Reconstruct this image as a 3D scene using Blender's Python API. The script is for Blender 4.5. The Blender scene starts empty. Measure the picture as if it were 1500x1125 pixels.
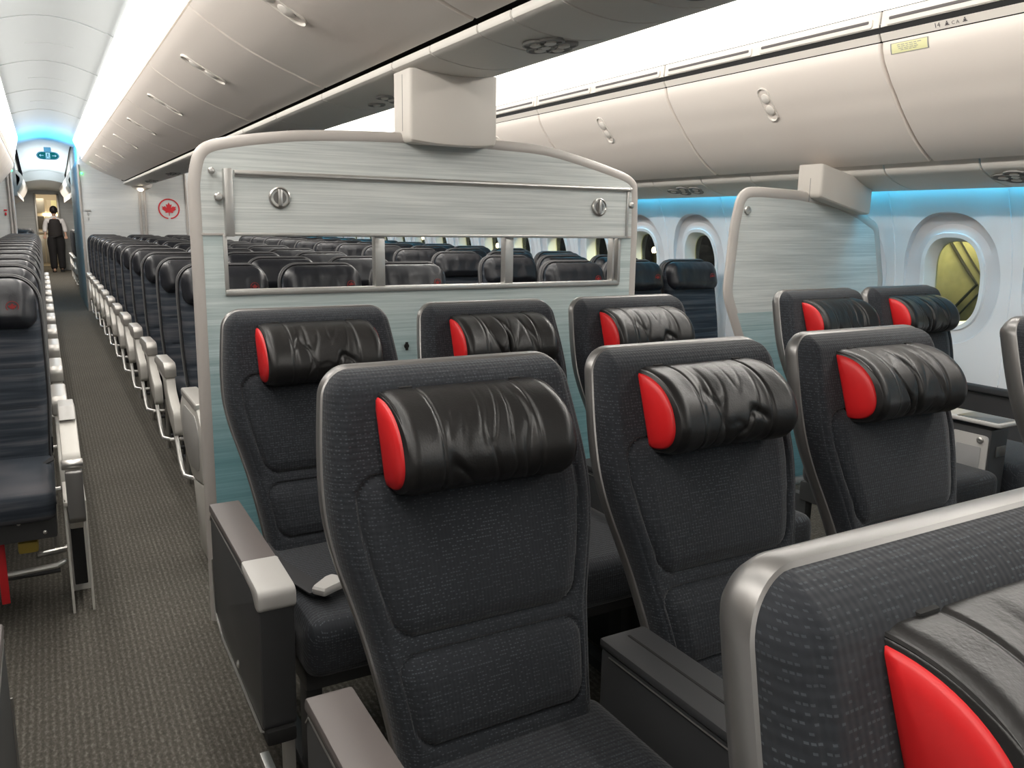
import bpy, bmesh, math, random
from mathutils import Vector, Matrix, noise
random.seed(7)
C = bpy.context.scene.collection
PI = math.pi

# ------------------------------------------------------------------ materials
def mat(name, col=(.5,.5,.5), rough=.5, metal=0., spec=.5, emit=None, estr=0., coat=0.):
    m = bpy.data.materials.new(name); m.use_nodes = True
    b = m.node_tree.nodes['Principled BSDF']
    b.inputs['Base Color'].default_value = (*col, 1)
    b.inputs['Roughness'].default_value = rough
    b.inputs['Metallic'].default_value = metal
    b.inputs['Specular IOR Level'].default_value = spec
    if coat: b.inputs['Coat Weight'].default_value = coat; b.inputs['Coat Roughness'].default_value = .25
    if emit: b.inputs['Emission Color'].default_value = (*emit, 1); b.inputs['Emission Strength'].default_value = estr
    return m
def nodes(m): return m.node_tree.nodes, m.node_tree.links, m.node_tree.nodes['Principled BSDF']
def coords(N, L, scale, kind='Object', rot=(0,0,0)):
    t = N.new('ShaderNodeTexCoord'); mp = N.new('ShaderNodeMapping')
    mp.inputs['Scale'].default_value = scale; mp.inputs['Rotation'].default_value = rot
    L.new(t.outputs[kind], mp.inputs['Vector']); return mp.outputs['Vector']
def ramp(N, L, fac, stops):
    r = N.new('ShaderNodeValToRGB'); e = r.color_ramp.elements
    e[0].position, e[0].color = stops[0][0], (*stops[0][1], 1)
    e[1].position, e[1].color = stops[-1][0], (*stops[-1][1], 1)
    for p, c in stops[1:-1]:
        x = e.new(p); x.color = (*c, 1)
    L.new(fac, r.inputs[0]); return r.outputs[0]
def noise_n(N, L, vec, scale, detail=2, rough=.5):
    n = N.new('ShaderNodeTexNoise'); n.inputs['Scale'].default_value = scale; n.inputs['Detail'].default_value = detail
    n.inputs['Roughness'].default_value = rough
    L.new(vec, n.inputs['Vector']); return n.outputs['Fac']
def bump(N, L, b, h, strength, dist=.01):
    bp = N.new('ShaderNodeBump'); bp.inputs['Strength'].default_value = strength; bp.inputs['Distance'].default_value = dist
    L.new(h, bp.inputs['Height']); L.new(bp.outputs[0], b.inputs['Normal'])
def mathn(N, L, op, a, b=None):
    m = N.new('ShaderNodeMath'); m.operation = op
    for i, v in enumerate((a, b)):
        if v is None: continue
        if isinstance(v, (int, float)): m.inputs[i].default_value = v
        else: L.new(v, m.inputs[i])
    return m.outputs[0]

def fabric_mat(name, base, dotcol, sx=150., sz=95., amount=.5, ky=0., kind='Object'):
    """dark woven cloth with faint rows of lighter dashes"""
    m = mat(name, base, .85, spec=.25); N, L, b = nodes(m)
    t = N.new('ShaderNodeTexCoord'); sp = N.new('ShaderNodeSeparateXYZ'); L.new(t.outputs[kind], sp.inputs[0])
    fx = mathn(N, L, 'MULTIPLY', sp.outputs['X'], sx); zz = sp.outputs['Y'] if kind == 'UV' else mathn(N, L, 'SUBTRACT', sp.outputs['Z'], mathn(N, L, 'MULTIPLY', sp.outputs['Y'], ky)); fz = mathn(N, L, 'MULTIPLY', zz, sz)
    cx = mathn(N, L, 'FLOOR', fx); cz = mathn(N, L, 'FLOOR', fz)
    cb = N.new('ShaderNodeCombineXYZ'); L.new(cx, cb.inputs[0]); L.new(cz, cb.inputs[1])
    w = N.new('ShaderNodeTexWhiteNoise'); w.noise_dimensions = '2D'; L.new(cb.outputs[0], w.inputs['Vector'])
    on = mathn(N, L, 'GREATER_THAN', w.outputs['Value'], 1-amount)
    frz = mathn(N, L, 'FRACT', fz); frx = mathn(N, L, 'FRACT', fx)
    a = mathn(N, L, 'LESS_THAN', frz, .30); a2 = mathn(N, L, 'LESS_THAN', frx, .7)
    dot = mathn(N, L, 'MULTIPLY', mathn(N, L, 'MULTIPLY', a, a2), on)
    nz = noise_n(N, L, coords(N, L, (1,1,1)), 7, 3)
    dot = mathn(N, L, 'MULTIPLY', dot, nz)
    mx = N.new('ShaderNodeMix'); mx.data_type = 'RGBA'; L.new(dot, mx.inputs[0])
    mx.inputs[6].default_value = (*base, 1); mx.inputs[7].default_value = (*dotcol, 1)
    L.new(mx.outputs[2], b.inputs['Base Color'])
    rows = mathn(N, L, 'SINE', mathn(N, L, 'MULTIPLY', zz, 620.))
    cols = mathn(N, L, 'SINE', mathn(N, L, 'MULTIPLY', sp.outputs['X'], 900.))
    h = mathn(N, L, 'ADD', rows, mathn(N, L, 'MULTIPLY', cols, .5))
    bump(N, L, b, h, .13, .002)
    b.inputs['Sheen Weight'].default_value = .15
    return m

def stripe_mat(name, c1, c2, c3):
    """economy cloth: horizontal stripes of varying width"""
    m = mat(name, c1, .8, spec=.3); N, L, b = nodes(m)
    v = coords(N, L, (.6, .6, 14)); f = noise_n(N, L, v, 2.2, 3, .6)
    col = ramp(N, L, f, [(.38, c1), (.5, c2), (.62, c3)])
    L.new(col, b.inputs['Base Color'])
    v2 = coords(N, L, (1, 1, 26)); f2 = noise_n(N, L, v2, 2.0, 2, .5); bump(N, L, b, f2, .25, .01)
    return m

def laminate_mat(name, c1, c2, rough=.45):
    m = mat(name, c1, rough, spec=.4); N, L, b = nodes(m)
    v = coords(N, L, (1.2, 1.2, 75)); f = noise_n(N, L, v, 1.6, 6, .68)
    v2 = coords(N, L, (.8, .8, 14)); f2 = noise_n(N, L, v2, 2, 2, .5)
    f = mathn(N, L, 'ADD', mathn(N, L, 'MULTIPLY', f, .75), mathn(N, L, 'MULTIPLY', f2, .25))
    mid = tuple((a+b_)/2 for a, b_ in zip(c1, c2))
    L.new(ramp(N, L, f, [(.36, c1), (.5, mid), (.63, c2)]), b.inputs['Base Color'])
    return m

def leather_mat(name, col, rough=.33, bs=.35, sc=9):
    m = mat(name, col, rough, spec=.4); N, L, b = nodes(m)
    v = coords(N, L, (1.3, 1, .7)); f = noise_n(N, L, v, sc, 2, .5)
    g = noise_n(N, L, coords(N, L, (1,1,1)), 260, 2)
    bump(N, L, b, mathn(N, L, 'ADD', f, mathn(N, L, 'MULTIPLY', g, .04)), bs, .02)
    return m

def carpet_mat(name):
    m = mat(name, (.1,.1,.09), .95, spec=.1); N, L, b = nodes(m)
    v = coords(N, L, (130, 60, 1)); f = noise_n(N, L, v, 1.0, 2, .6)
    f2 = noise_n(N, L, coords(N, L, (1,1,1)), 1.6, 3)
    w = N.new('ShaderNodeTexWave'); w.bands_direction = 'X'; w.inputs['Scale'].default_value = 18
    w.inputs['Distortion'].default_value = 3.; w.inputs['Detail'].default_value = 2; w.inputs['Detail Scale'].default_value = 6
    L.new(coords(N, L, (1,1,1)), w.inputs['Vector'])
    h = mathn(N, L, 'ADD', f, mathn(N, L, 'MULTIPLY', w.outputs['Fac'], .25))
    h = mathn(N, L, 'ADD', h, mathn(N, L, 'MULTIPLY', f2, .15))
    L.new(ramp(N, L, h, [(.4, (.060,.055,.047)), (.75, (.098,.091,.078)), (1.05, (.17,.16,.14))]), b.inputs['Base Color'])
    bump(N, L, b, f, .5, .004)
    return m

M = {}
M['fabric'] = fabric_mat('charcoal_cloth', (.0135,.0155,.0195), (.062,.074,.085), 210., 165., .45, kind='UV')
M['fabric_seat'] = fabric_mat('charcoal_seat_cloth', (.0135,.0155,.0195), (.062,.074,.085), 210., 165., .45, ky=.9)
M['leather'] = leather_mat('black_leather', (.009,.0086,.0086), .36, .34, 8)
M['leather_plain'] = leather_mat('black_leather_smooth', (.016,.0155,.0155), .36, .18, 7)
M['red'] = leather_mat('red_leather', (.50,.012,.014), .42, .1)
M['shell'] = mat('grey_seat_shell', (.20,.195,.19), .34, .7)
M['shell_dark'] = mat('dark_grey_plastic', (.036,.037,.039), .5)
M['taupe'] = mat('taupe_pad', (.105,.092,.088), .48)
M['cap'] = mat('light_grey_plastic', (.40,.39,.375), .4)
M['silver'] = mat('brushed_silver', (.52,.51,.49), .3, .9)
M['black'] = mat('black_gap', (.004,.004,.004), .8)
M['belt'] = mat('black_webbing', (.015,.015,.017), .7)
M['econ'] = stripe_mat('economy_striped_cloth', (.016,.021,.030), (.030,.038,.050), (.075,.075,.085))
M['econ_side'] = mat('economy_side_cloth', (.045,.044,.047), .75)
M['econ_head'] = leather_mat('economy_headrest_leather', (.013,.014,.018), .38, .4, 8)
M['econ_shell'] = mat('economy_shell_plastic', (.12,.12,.12), .45)
M['arm_white'] = mat('pale_armrest_plastic', (.56,.54,.50), .4)
M['arm_cap'] = mat('armrest_metal_cap', (.50,.48,.45), .33, .35)
M['bin'] = mat('bin_offwhite', (.80,.735,.68), .42, spec=.35)
M['bin_trim'] = mat('bin_trim_white', (.72,.68,.63), .45)
M['psu'] = mat('service_panel_grey', (.66,.635,.59), .5)
M['psu_dark'] = mat('service_panel_recess', (.23,.225,.215), .5)
M['ceil'] = mat('ceiling_white', (.50,.53,.54), .6)
M['wall'] = mat('sidewall_white', (.74,.75,.77), .5)
M['reveal'] = mat('window_scoop_grey', (.60,.60,.62), .55)
M['dado'] = mat('dark_dado', (.035,.034,.036), .6)
M['carpet'] = carpet_mat('woven_carpet')
M['lam'] = laminate_mat('pale_laminate', (.40,.43,.425), (.64,.66,.64))
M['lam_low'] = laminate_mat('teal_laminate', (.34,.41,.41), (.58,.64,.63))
def teal_fade(m, z0, z1, c):
    # the laminate's colour turns darker and more teal towards its lower half
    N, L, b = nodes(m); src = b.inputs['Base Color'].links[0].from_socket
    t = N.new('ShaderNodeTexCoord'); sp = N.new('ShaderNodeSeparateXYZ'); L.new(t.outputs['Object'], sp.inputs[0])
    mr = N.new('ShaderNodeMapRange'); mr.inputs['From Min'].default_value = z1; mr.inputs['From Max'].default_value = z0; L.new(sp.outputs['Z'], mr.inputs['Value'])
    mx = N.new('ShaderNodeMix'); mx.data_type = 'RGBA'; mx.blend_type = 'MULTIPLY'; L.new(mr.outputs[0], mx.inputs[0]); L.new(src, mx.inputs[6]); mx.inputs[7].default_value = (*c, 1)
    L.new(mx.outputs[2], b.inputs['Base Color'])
teal_fade(M['lam_low'], .55, 1.08, (.42,.72,.80))
M['lam_far'] = laminate_mat('white_laminate', (.56,.58,.58), (.70,.71,.70))
M['edge'] = mat('partition_edge_trim', (.43,.40,.375), .4)
M['metal_rail'] = mat('satin_aluminium', (.50,.49,.47), .32, .75)
M['bracket'] = mat('bracket_beige', (.56,.525,.48), .5)
M['logo_red'] = mat('logo_red', (.62,.02,.03), .5)
M['logo_dull'] = mat('stitched_red', (.26,.02,.02), .6)
M['text_grey'] = mat('small_grey_print', (.28,.28,.28), .6)
M['text_dark'] = mat('dark_print', (.10,.09,.09), .6)
M['sticker'] = mat('yellow_sticker', (.72,.70,.40), .5)
M['green'] = mat('green_sign', (.0,.16,.11), .4, emit=(.0,.35,.22), estr=.05)
M['white_glow'] = mat('white_sign_mark', (.9,.9,.9), .4, emit=(.8,1,.9), estr=.12)
M['green_led'] = mat('green_led', (.0,.6,.1), .4, emit=(.05,1,.2), estr=3)
M['cove'] = mat('cove_light', (1,1,1), .5, emit=(1,.96,.90), estr=1.1)
M['blue_led'] = mat('blue_wall_wash_light', (.2,.6,1), .5, emit=(.08,.66,1.0), estr=7.)
M['glass_frame'] = mat('window_inner_frame', (.70,.72,.74), .4)
M['skin'] = mat('skin', (.45,.27,.19), .55)
M['hair'] = mat('black_hair', (.008,.006,.006), .5)
M['vest'] = mat('dark_brown_vest', (.014,.011,.011), .8)
M['trousers'] = mat('black_trousers', (.010,.009,.010), .8)
M['shirt'] = mat('white_shirt', (.62,.60,.60), .7)
M['galley'] = mat('beige_galley_panel', (.50,.43,.32), .45)
M['galley_metal'] = mat('galley_metal', (.42,.40,.36), .35, .7)
M['galley_dark'] = mat('galley_recess', (.05,.045,.04), .6)
M['galley_light'] = mat('galley_lamp', (1,1,1), .5, emit=(1,.82,.5), estr=5)
M['yellow_bag'] = mat('yellow_packet', (.42,.30,.05), .5)
M['strap_red'] = mat('red_webbing', (.50,.01,.015), .6)
M['teal_edge'] = mat('teal_panel_edge', (.30,.42,.45), .5)
M['lamp_bowl'] = mat('reading_lamp_glow', (1,1,1), .4, emit=(1,.85,.65), estr=4)

def glass_mat():
    m = bpy.data.materials.new('dimmed_window_glass'); m.use_nodes = True
    N, L = m.node_tree.nodes, m.node_tree.links; N.clear()
    o = N.new('ShaderNodeOutputMaterial'); mx = N.new('ShaderNodeMixShader')
    t = N.new('ShaderNodeBsdfTransparent'); t.inputs[0].default_value = (.82,.83,.68,1)
    g = N.new('ShaderNodeBsdfGlossy'); g.inputs['Roughness'].default_value = .03
    mx.inputs[0].default_value = .07
    L.new(t.outputs[0], mx.inputs[1]); L.new(g.outputs[0], mx.inputs[2]); L.new(mx.outputs[0], o.inputs[0]); return m
M['glass'] = glass_mat()

# ------------------------------------------------------------------ helpers
def link(o, parent=None):
    C.objects.link(o)
    if parent is not None: o.parent = parent
    return o
def mesh(name, v, f, m, parent=None, smooth=True, ang=35, loc=None):
    me = bpy.data.meshes.new(name); me.from_pydata([tuple(p) for p in v], [], f)
    bm = bmesh.new(); bm.from_mesh(me); bmesh.ops.recalc_face_normals(bm, faces=bm.faces); bm.to_mesh(me); bm.free()
    if smooth:
        me.polygons.foreach_set('use_smooth', [True]*len(me.polygons)); me.set_sharp_from_angle(angle=math.radians(ang))
    me.materials.append(m if not isinstance(m, str) else M[m])
    o = bpy.data.objects.new(name, me)
    if loc: o.location = loc
    return link(o, parent)
class MB:
    def __init__(s): s.v = []; s.f = []
    def add(s, v, f):
        n = len(s.v); s.v += [tuple(p) for p in v]; s.f += [[i+n for i in q] for q in f]
    def box(s, x0, x1, y0, y1, z0, z1, b=.0, seg=2):
        bm = bmesh.new(); bmesh.ops.create_cube(bm, size=1)
        for v in bm.verts: v.co = ((x0+x1)/2+v.co.x*(x1-x0), (y0+y1)/2+v.co.y*(y1-y0), (z0+z1)/2+v.co.z*(z1-z0))
        if b: bmesh.ops.bevel(bm, geom=list(bm.edges), offset=b, segments=seg, profile=.6, affect='EDGES')
        s.frombm(bm); return s
    def frombm(s, bm, mt=None):
        bm.verts.index_update()
        s.add([(mt @ v.co) if mt else v.co.copy() for v in bm.verts], [[v.index for v in f.verts] for f in bm.faces]); bm.free()
    def tube(s, pts, r, seg=10, rx=None, closed=False):
        pts = [Vector(p) for p in pts]; n = len(pts); rings = []
        up = Vector((0,0,1)); prev = None
        for i, p in enumerate(pts):
            t = (pts[(i+1) % n]-pts[i-1]) if closed else (pts[min(i+1, n-1)]-pts[max(i-1, 0)])
            t.normalize()
            a = up.cross(t) if prev is None else t.cross(prev.cross(t)) * -1
            if prev is None:
                if a.length < 1e-4: a = Vector((1,0,0)).cross(t)
            else: a = prev - t*prev.dot(t)
            a.normalize(); prev = a; b = t.cross(a)
            rr = r[i] if isinstance(r, (list, tuple)) else r
            rings.append([p + a*math.cos(2*PI*k/seg)*rr + b*math.sin(2*PI*k/seg)*(rr if rx is None else rx) for k in range(seg)])
        v = [q for g in rings for q in g]; f = []
        for i in range(n if closed else n-1):
            j = (i+1) % n
            for k in range(seg):
                f.append([i*seg+k, i*seg+(k+1) % seg, j*seg+(k+1) % seg, j*seg+k])
        if not closed: f.append(list(range(seg))[::-1]); f.append([(n-1)*seg+k for k in range(seg)])
        s.add(v, f); return s
    def lathe(s, prof, axis_pt, axis='y', seg=24):
        """prof: (radius, along)"""
        v = []; f = []
        for r, a in prof:
            for k in range(seg):
                c, q = math.cos(2*PI*k/seg)*r, math.sin(2*PI*k/seg)*r
                p = {'y': (c, a, q), 'x': (a, c, q), 'z': (c, q, a)}[axis]
                v.append(tuple(p[i]+axis_pt[i] for i in range(3)))
        n = len(prof)
        for i in range(n-1):
            for k in range(seg): f.append([i*seg+k, i*seg+(k+1) % seg, (i+1)*seg+(k+1) % seg, (i+1)*seg+k])
        f.append(list(range(seg))); f.append([(n-1)*seg+k for k in range(seg)])
        s.add(v, f); return s
    def loops(s, L_, cap=True):
        n = len(L_[0]); v = [p for l in L_ for p in l]; f = []
        for i in range(len(L_)-1):
            for k in range(n): f.append([i*n+k, i*n+(k+1) % n, (i+1)*n+(k+1) % n, (i+1)*n+k])
        if cap: f.append(list(range(n))[::-1]); f.append([(len(L_)-1)*n+k for k in range(n)])
        s.add(v, f); return s
    def build(s, name, m, parent=None, **k): return mesh(name, s.v, s.f, m, parent, **k)
def inset(loop, d):
    """move a closed 2D loop inward (CCW) by d"""
    n = len(loop); out = []
    A = sum(loop[i][0]*loop[(i+1) % n][1]-loop[(i+1) % n][0]*loop[i][1] for i in range(n)); sg = 1 if A > 0 else -1
    for i in range(n):
        a, b, c = Vector(loop[i-1]), Vector(loop[i]), Vector(loop[(i+1) % n])
        t1 = (b-a); t2 = (c-b)
        if t1.length < 1e-9: t1 = t2
        if t2.length < 1e-9: t2 = t1
        t1 = t1.normalized(); t2 = t2.normalized()
        n1 = Vector((-t1.y, t1.x)); n2 = Vector((-t2.y, t2.x)); m_ = n1+n2
        if m_.length < 1e-6: m_ = n1
        m_.normalize(); k = 1/max(.5, m_.dot(n1))
        q = b + m_*d*k*sg; out.append((q.x, q.y))
    return out
def round_poly(pts, r, seg=6):
    n = len(pts); out = []
    for i in range(n):
        a, b, c = Vector(pts[i-1]), Vector(pts[i]), Vector(pts[(i+1) % n])
        rr = r[i] if isinstance(r, (list, tuple)) else r
        u, w = (a-b), (c-b); d = min(rr, u.length*.48, w.length*.48)
        if d < 1e-5: out.append((b.x, b.y)); continue
        p0 = b+u.normalized()*d; p1 = b+w.normalized()*d
        for k in range(seg+1):
            t = k/seg; q = p0*(1-t)**2 + b*2*t*(1-t) + p1*t*t; out.append((q.x, q.y))
    return out
def slab(mb, loop, a0, a1, plane='xz', bev=.004, inner=True):
    """extrude a 2D loop with rounded edges; plane says which axes the loop is in"""
    def P(l, a):
        if plane == 'xz': return [(p[0], a, p[1]) for p in l]
        if plane == 'yz': return [(a, p[0], p[1]) for p in l]
        return [(p[0], p[1], a) for p in l]
    sg = 1 if a1 > a0 else -1; i1 = inset(loop, bev); i2 = inset(loop, bev*.3)
    mb.loops([P(i1, a0), P(i2, a0+sg*bev*.3), P(loop, a0+sg*bev), P(loop, a1-sg*bev), P(i2, a1-sg*bev*.3), P(i1, a1)]); return mb
def empty(name, loc=(0,0,0), rz=0):
    o = bpy.data.objects.new(name, None); o.location = loc; o.rotation_euler = (0,0,rz); o.empty_display_size = .1
    return link(o)
def tag(o, label=None, cat=None, group=None, kind=None):
    if label: o['label'] = label
    if cat: o['category'] = cat
    if group: o['group'] = group
    if kind: o['kind'] = kind
    return o
def copy_tree(o, parent=None):
    c = o.copy(); C.objects.link(c)
    if parent is not None: c.parent = parent
    for ch in list(o.children): copy_tree(ch, c)
    return c
def struct(o): o['kind'] = 'structure'; return o
def text_mesh(name, txt, size, m, parent, mtx, align='LEFT', ext=.0004):
    cu = bpy.data.curves.new(name, 'FONT'); cu.body = txt; cu.size = size; cu.align_x = align; cu.extrude = ext
    t = bpy.data.objects.new(name, cu); C.objects.link(t); bpy.context.view_layer.update()
    me = bpy.data.meshes.new_from_object(t.evaluated_get(bpy.context.evaluated_depsgraph_get()))
    bpy.data.objects.remove(t); me.transform(mtx); me.materials.clear(); me.materials.append(M[m])
    return link(bpy.data.objects.new(name, me), parent)
ORD = ['first','second','third','fourth','fifth','sixth','seventh','eighth','ninth','tenth','eleventh','twelfth','thirteenth','fourteenth','fifteenth']
def smooth(a, b, x):
    t = max(0, min(1, (x-a)/(b-a))); return t*t*(3-2*t)

# maple leaf outline (unit half-height ~1)
HL = [(0,1),(.19,.62),(.42,.74),(.30,.16),(.62,.47),(.68,.33),(.99,.38),(.88,.10),(1.0,0),(.50,-.40),(.55,-.58),(.06,-.50),(.05,-1.0)]
LEAF = HL + [(-x, z) for x, z in reversed(HL[1:])]
def rondelle(mb_leaf, mb_ring, cx, y, cz, R, th=.002, seg=40):
    lf = [(cx+x*R*.66, cz+z*R*.66-(.02*R)) for x, z in LEAF]
    slab(mb_leaf, lf, y-th, y+th, 'xz', bev=.0001)
    outer = []; inner = []
    for k in range(seg+1):
        a = -PI/2+.12+ (2*PI-.24)*k/seg
        outer.append((cx+math.cos(a)*R, cz+math.sin(a)*R)); inner.append((cx+math.cos(a)*R*.88, cz+math.sin(a)*R*.88))
    lp = outer+inner[::-1]; n = len(outer)
    v = [(p[0], y-th, p[1]) for p in outer+inner]+[(p[0], y+th, p[1]) for p in outer+inner]; f = []
    for k in range(n-1):
        f += [[k, k+1, n+k+1, n+k], [2*n+k, 3*n+k, 3*n+k+1, 2*n+k+1], [k, 2*n+k, 2*n+k+1, k+1], [n+k, n+k+1, 3*n+k+1, 3*n+k]]
    f += [[0, n, 3*n, 2*n], [n-1, 3*n-1, 4*n-1, 2*n-1]]
    mb_ring.add(v, f)

def puff(hw, z0, z1, T, r, yb=0., shear=0., zref=.45, nx=40, nz=60, disp=None, cx=0., top_y=None):
    """closed upholstered slab: outline half width hw(z), front bulging to -y"""
    S = [math.sin(PI/2*(-1+2*i/nx)) for i in range(nx+1)]
    Z = [z0+(z1-z0)*(.5-.5*math.cos(PI*j/nz))*.6+(z1-z0)*(j/nz)*.4 for j in range(nz+1)]
    v = []; f = []
    for z in Z:
        w = hw(z)
        for s in S:
            u = s*w; e = min((1-abs(s))*w, z-z0, z1-z); t = min(1, max(0, e/r))
            d = T*math.sqrt(max(0, 1-(1-t)**2))
            if disp: d += disp(u, z)*t
            v.append((cx+u, yb-d+shear*(z-zref), z))
    W = nx+1
    for j in range(nz):
        for i in range(nx): f.append([j*W+i, j*W+i+1, (j+1)*W+i+1, (j+1)*W+i])
    uv = [None]*len(v); cm = nx//2; vc = 0.
    for j in range(nz+1):
        if j: vc += (Vector(v[j*W+cm])-Vector(v[(j-1)*W+cm])).length
        for sg, rng in ((1, range(cm, nx+1)), (-1, range(cm, -1, -1))):
            acc = 0.; prv = None
            for i in rng:
                p = Vector(v[j*W+i])
                if prv is not None: acc += (p-prv).length
                prv = p; uv[j*W+i] = (sg*acc, vc)
    b0 = len(v)
    per = [i for i in range(W)]+[j*W+nx for j in range(1, nz+1)]+[nz*W+i for i in range(nx-1, -1, -1)]+[j*W for j in range(nz-1, 0, -1)]
    for k in per: p = v[k]; v.append((p[0], p[1]+.012, p[2])); uv.append((uv[k][0]+(.012 if uv[k][0] > 0 else -.012), uv[k][1]))
    puff.uv = uv
    n = len(per)
    for k in range(n): f.append([per[k], per[(k+1) % n], b0+(k+1) % n, b0+k])
    f.append([b0+k for k in range(n)])
    return v, f
def sdrr(x, z, cx, cz, hx, hz, r):
    qx = abs(x-cx)-hx+r; qz = abs(z-cz)-hz+r
    return math.hypot(max(qx, 0), max(qz, 0))+min(max(qx, qz), 0)-r

# ------------------------------------------------------------------ camera
R_ = [(.871,-.491,.014),(-.081,-.172,-.982),(.485,.854,-.190)]
def cam_basis():
    f, cx, cy, VX, VY, b = 1200., 750., 562.5, 60., 320.5, -200.
    v1 = Vector((VX-cx, VY-cy, f)); a = (f*f+(VY-cy)*b)/(cx-VX)
    Y = v1.normalized(); X = Vector((a, b, f)).normalized(); Z = -(Y.cross(X)); 
    D = Y.cross(X)
    if D.y < 0: D = -D
    Z = -D
    # rows of R: image right, down, forward expressed in world
    right = Vector((X[0], Y[0], Z[0])); down = Vector((X[1], Y[1], Z[1])); fwd = Vector((X[2], Y[2], Z[2]))
    return right, -down, -fwd
cd = bpy.data.cameras.new('camera'); cam = bpy.data.objects.new('camera', cd); C.objects.link(cam)
r_, u_, b_ = cam_basis()
mw = Matrix((( r_.x, u_.x, b_.x, 0), (r_.y, u_.y, b_.y, 0), (r_.z, u_.z, b_.z, 1.33), (0,0,0,1)))
cam.matrix_world = mw; cd.sensor_width = 36; cd.lens = 1200/1500*36; cd.clip_start = .02
bpy.context.scene.camera = cam

# ================================================================== SETTING
YF, YB = -3.2, 13.6      # cabin from forward wall to the far bulkhead
mb = MB(); mb.box(-1.6, 4.2, YF, 28, -.1, 0); struct(mb.build('floor', 'carpet', smooth=False))

# ceilings: shallow vaults over both aisles
def vault(name, x0, x1, z0, rise, y0, y1, m='ceil', n=16):
    pts = [(x0+(x1-x0)*i/n, z0+rise*math.sin(PI*i/n)) for i in range(n+1)]
    lp = pts+[(x1, z0+rise+.06), (x0, z0+rise+.06)]
    mb = MB(); mb.loops([[(p[0], y, p[1]) for p in lp] for y in (y0, y1)]); return struct(mb.build(name, m))
vault('ceiling', -.24, .53, 2.45, .09, YF, 15.2); vault('ceiling.001', 2.0, 2.99, 2.45, .08, YF, YB)
# ribs / panel joints on the left aisle ceiling
for i, y in enumerate([2.7, 4.35, 6.0, 7.65, 9.3, 10.95]):
    mb = MB(); mb.tube([(-.22+.72*k/14, y, 2.447+.09*math.sin(PI*(.02+.96*k/14))) for k in range(15)], .0035, 6)
    struct(mb.build('trim_1', 'ceil'))
    mb = MB(); mb.tube([(.0+.3*k/8, y-.75, 2.452+.09*math.sin(PI*(.3+.4*k/8))) for k in range(9)], .006, 6)
    struct(mb.build('trim_2', 'ceil'))

# cove light strips (lamps) and the panels they sit in
def strip(name, pts, y0, y1, m, label, cat='light', n=1):
    """long lamp built from its x-z profile, solid, 8 mm thick"""
    mb = MB()
    off = [(p[0]+.008*(1 if pts[0][0] > pts[-1][0] or name == 'x' else -1), p[1]) for p in pts]
    lp = pts+off[::-1]
    mb.loops([[(p[0], y, p[1]) for p in lp] for y in (y0, y1)])
    o = mb.build(name, m); tag(o, label, cat); return o
def seg_lamps(profile, name_label, y0=YF+.05, y1=YB-.05):
    o = strip('cove_light', profile, y0, y1, 'cove', name_label)
    return o
CX = 1.265
cove = [(.562,2.215),(.536,2.28),(.506,2.36),(.480,2.43)]
seg_lamps([(x, z) for x, z in cove], 'bright white cove light along the top of the centre bins, left aisle')
seg_lamps([(2*CX-x, z) for x, z in cove], 'bright cove light along the top of the centre bins, right aisle side')
seg_lamps([(-.262,2.10),(-.235,2.22),(-.19,2.42)], 'bright cove light above the left outboard bins, left edge of view')
seg_lamps([(3.005,2.20),(2.975,2.28),(2.945,2.35),(2.915,2.42)], 'long bright cove light above the right outboard bins')

# ---- overhead bins
DOORC = [(.555,2.135),(.590,2.105),(.640,2.072),(.700,2.035),(.775,1.995),(.840,1.966),(.90,1.942),(.96,1.919),(1.01,1.900),(1.05,1.887),(1.075,1.881)]
s8 = 1.08
DOORR = [(x*s8, 1.33+(z-1.33)*s8) for x, z in [(2.795,2.022),(2.800,1.992),(2.815,1.96),(2.845,1.915),(2.872,1.88),(2.905,1.842),(2.940,1.80),(2.981,1.758),(3.025,1.715),(3.071,1.676),(3.115,1.645),(3.150,1.625),(3.175,1.612)]]
def smoothprof(p, k=3):
    out = []
    for i in range(len(p)-1):
        p0 = Vector(p[max(i-1, 0)]); p1 = Vector(p[i]); p2 = Vector(p[i+1]); p3 = Vector(p[min(i+2, len(p)-1)])
        for j in range(k):
            t = j/k; q = .5*((2*p1)+(p2-p0)*t+(2*p0-5*p1+4*p2-p3)*t*t+(3*p1-p0-3*p2+p3)*t**3); out.append((q.x, q.y))
    out.append(tuple(p[-1])); return out
def offset_open(p, d):
    out = []
    for i in range(len(p)):
        a = Vector(p[max(i-1, 0)]); b = Vector(p[min(i+1, len(p)-1)]); t = (b-a).normalized()
        out.append((p[i][0]-t.y*d, p[i][1]+t.x*d))
    return out
def shellstrip(mb, prof, y0, y1, th, bev=.008):
    """curved panel along y, th>0 to the left of travel; rounded ends"""
    P0 = smoothprof(prof); Pi = offset_open(P0, th); n = len(P0)
    def ring(dy, d):
        A = offset_open(P0, d) if d else P0; return [(p[0], dy, p[1]) for p in A]+[(p[0], dy, p[1]) for p in Pi[::-1]]
    s = 1 if th > 0 else -1
    mb.loops([ring(y0+.001, s*bev), ring(y0+.003, s*bev*.45), ring(y0+bev, 0), ring(y1-bev, 0), ring(y1-.003, s*bev*.45), ring(y1-.001, s*bev)])
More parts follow.
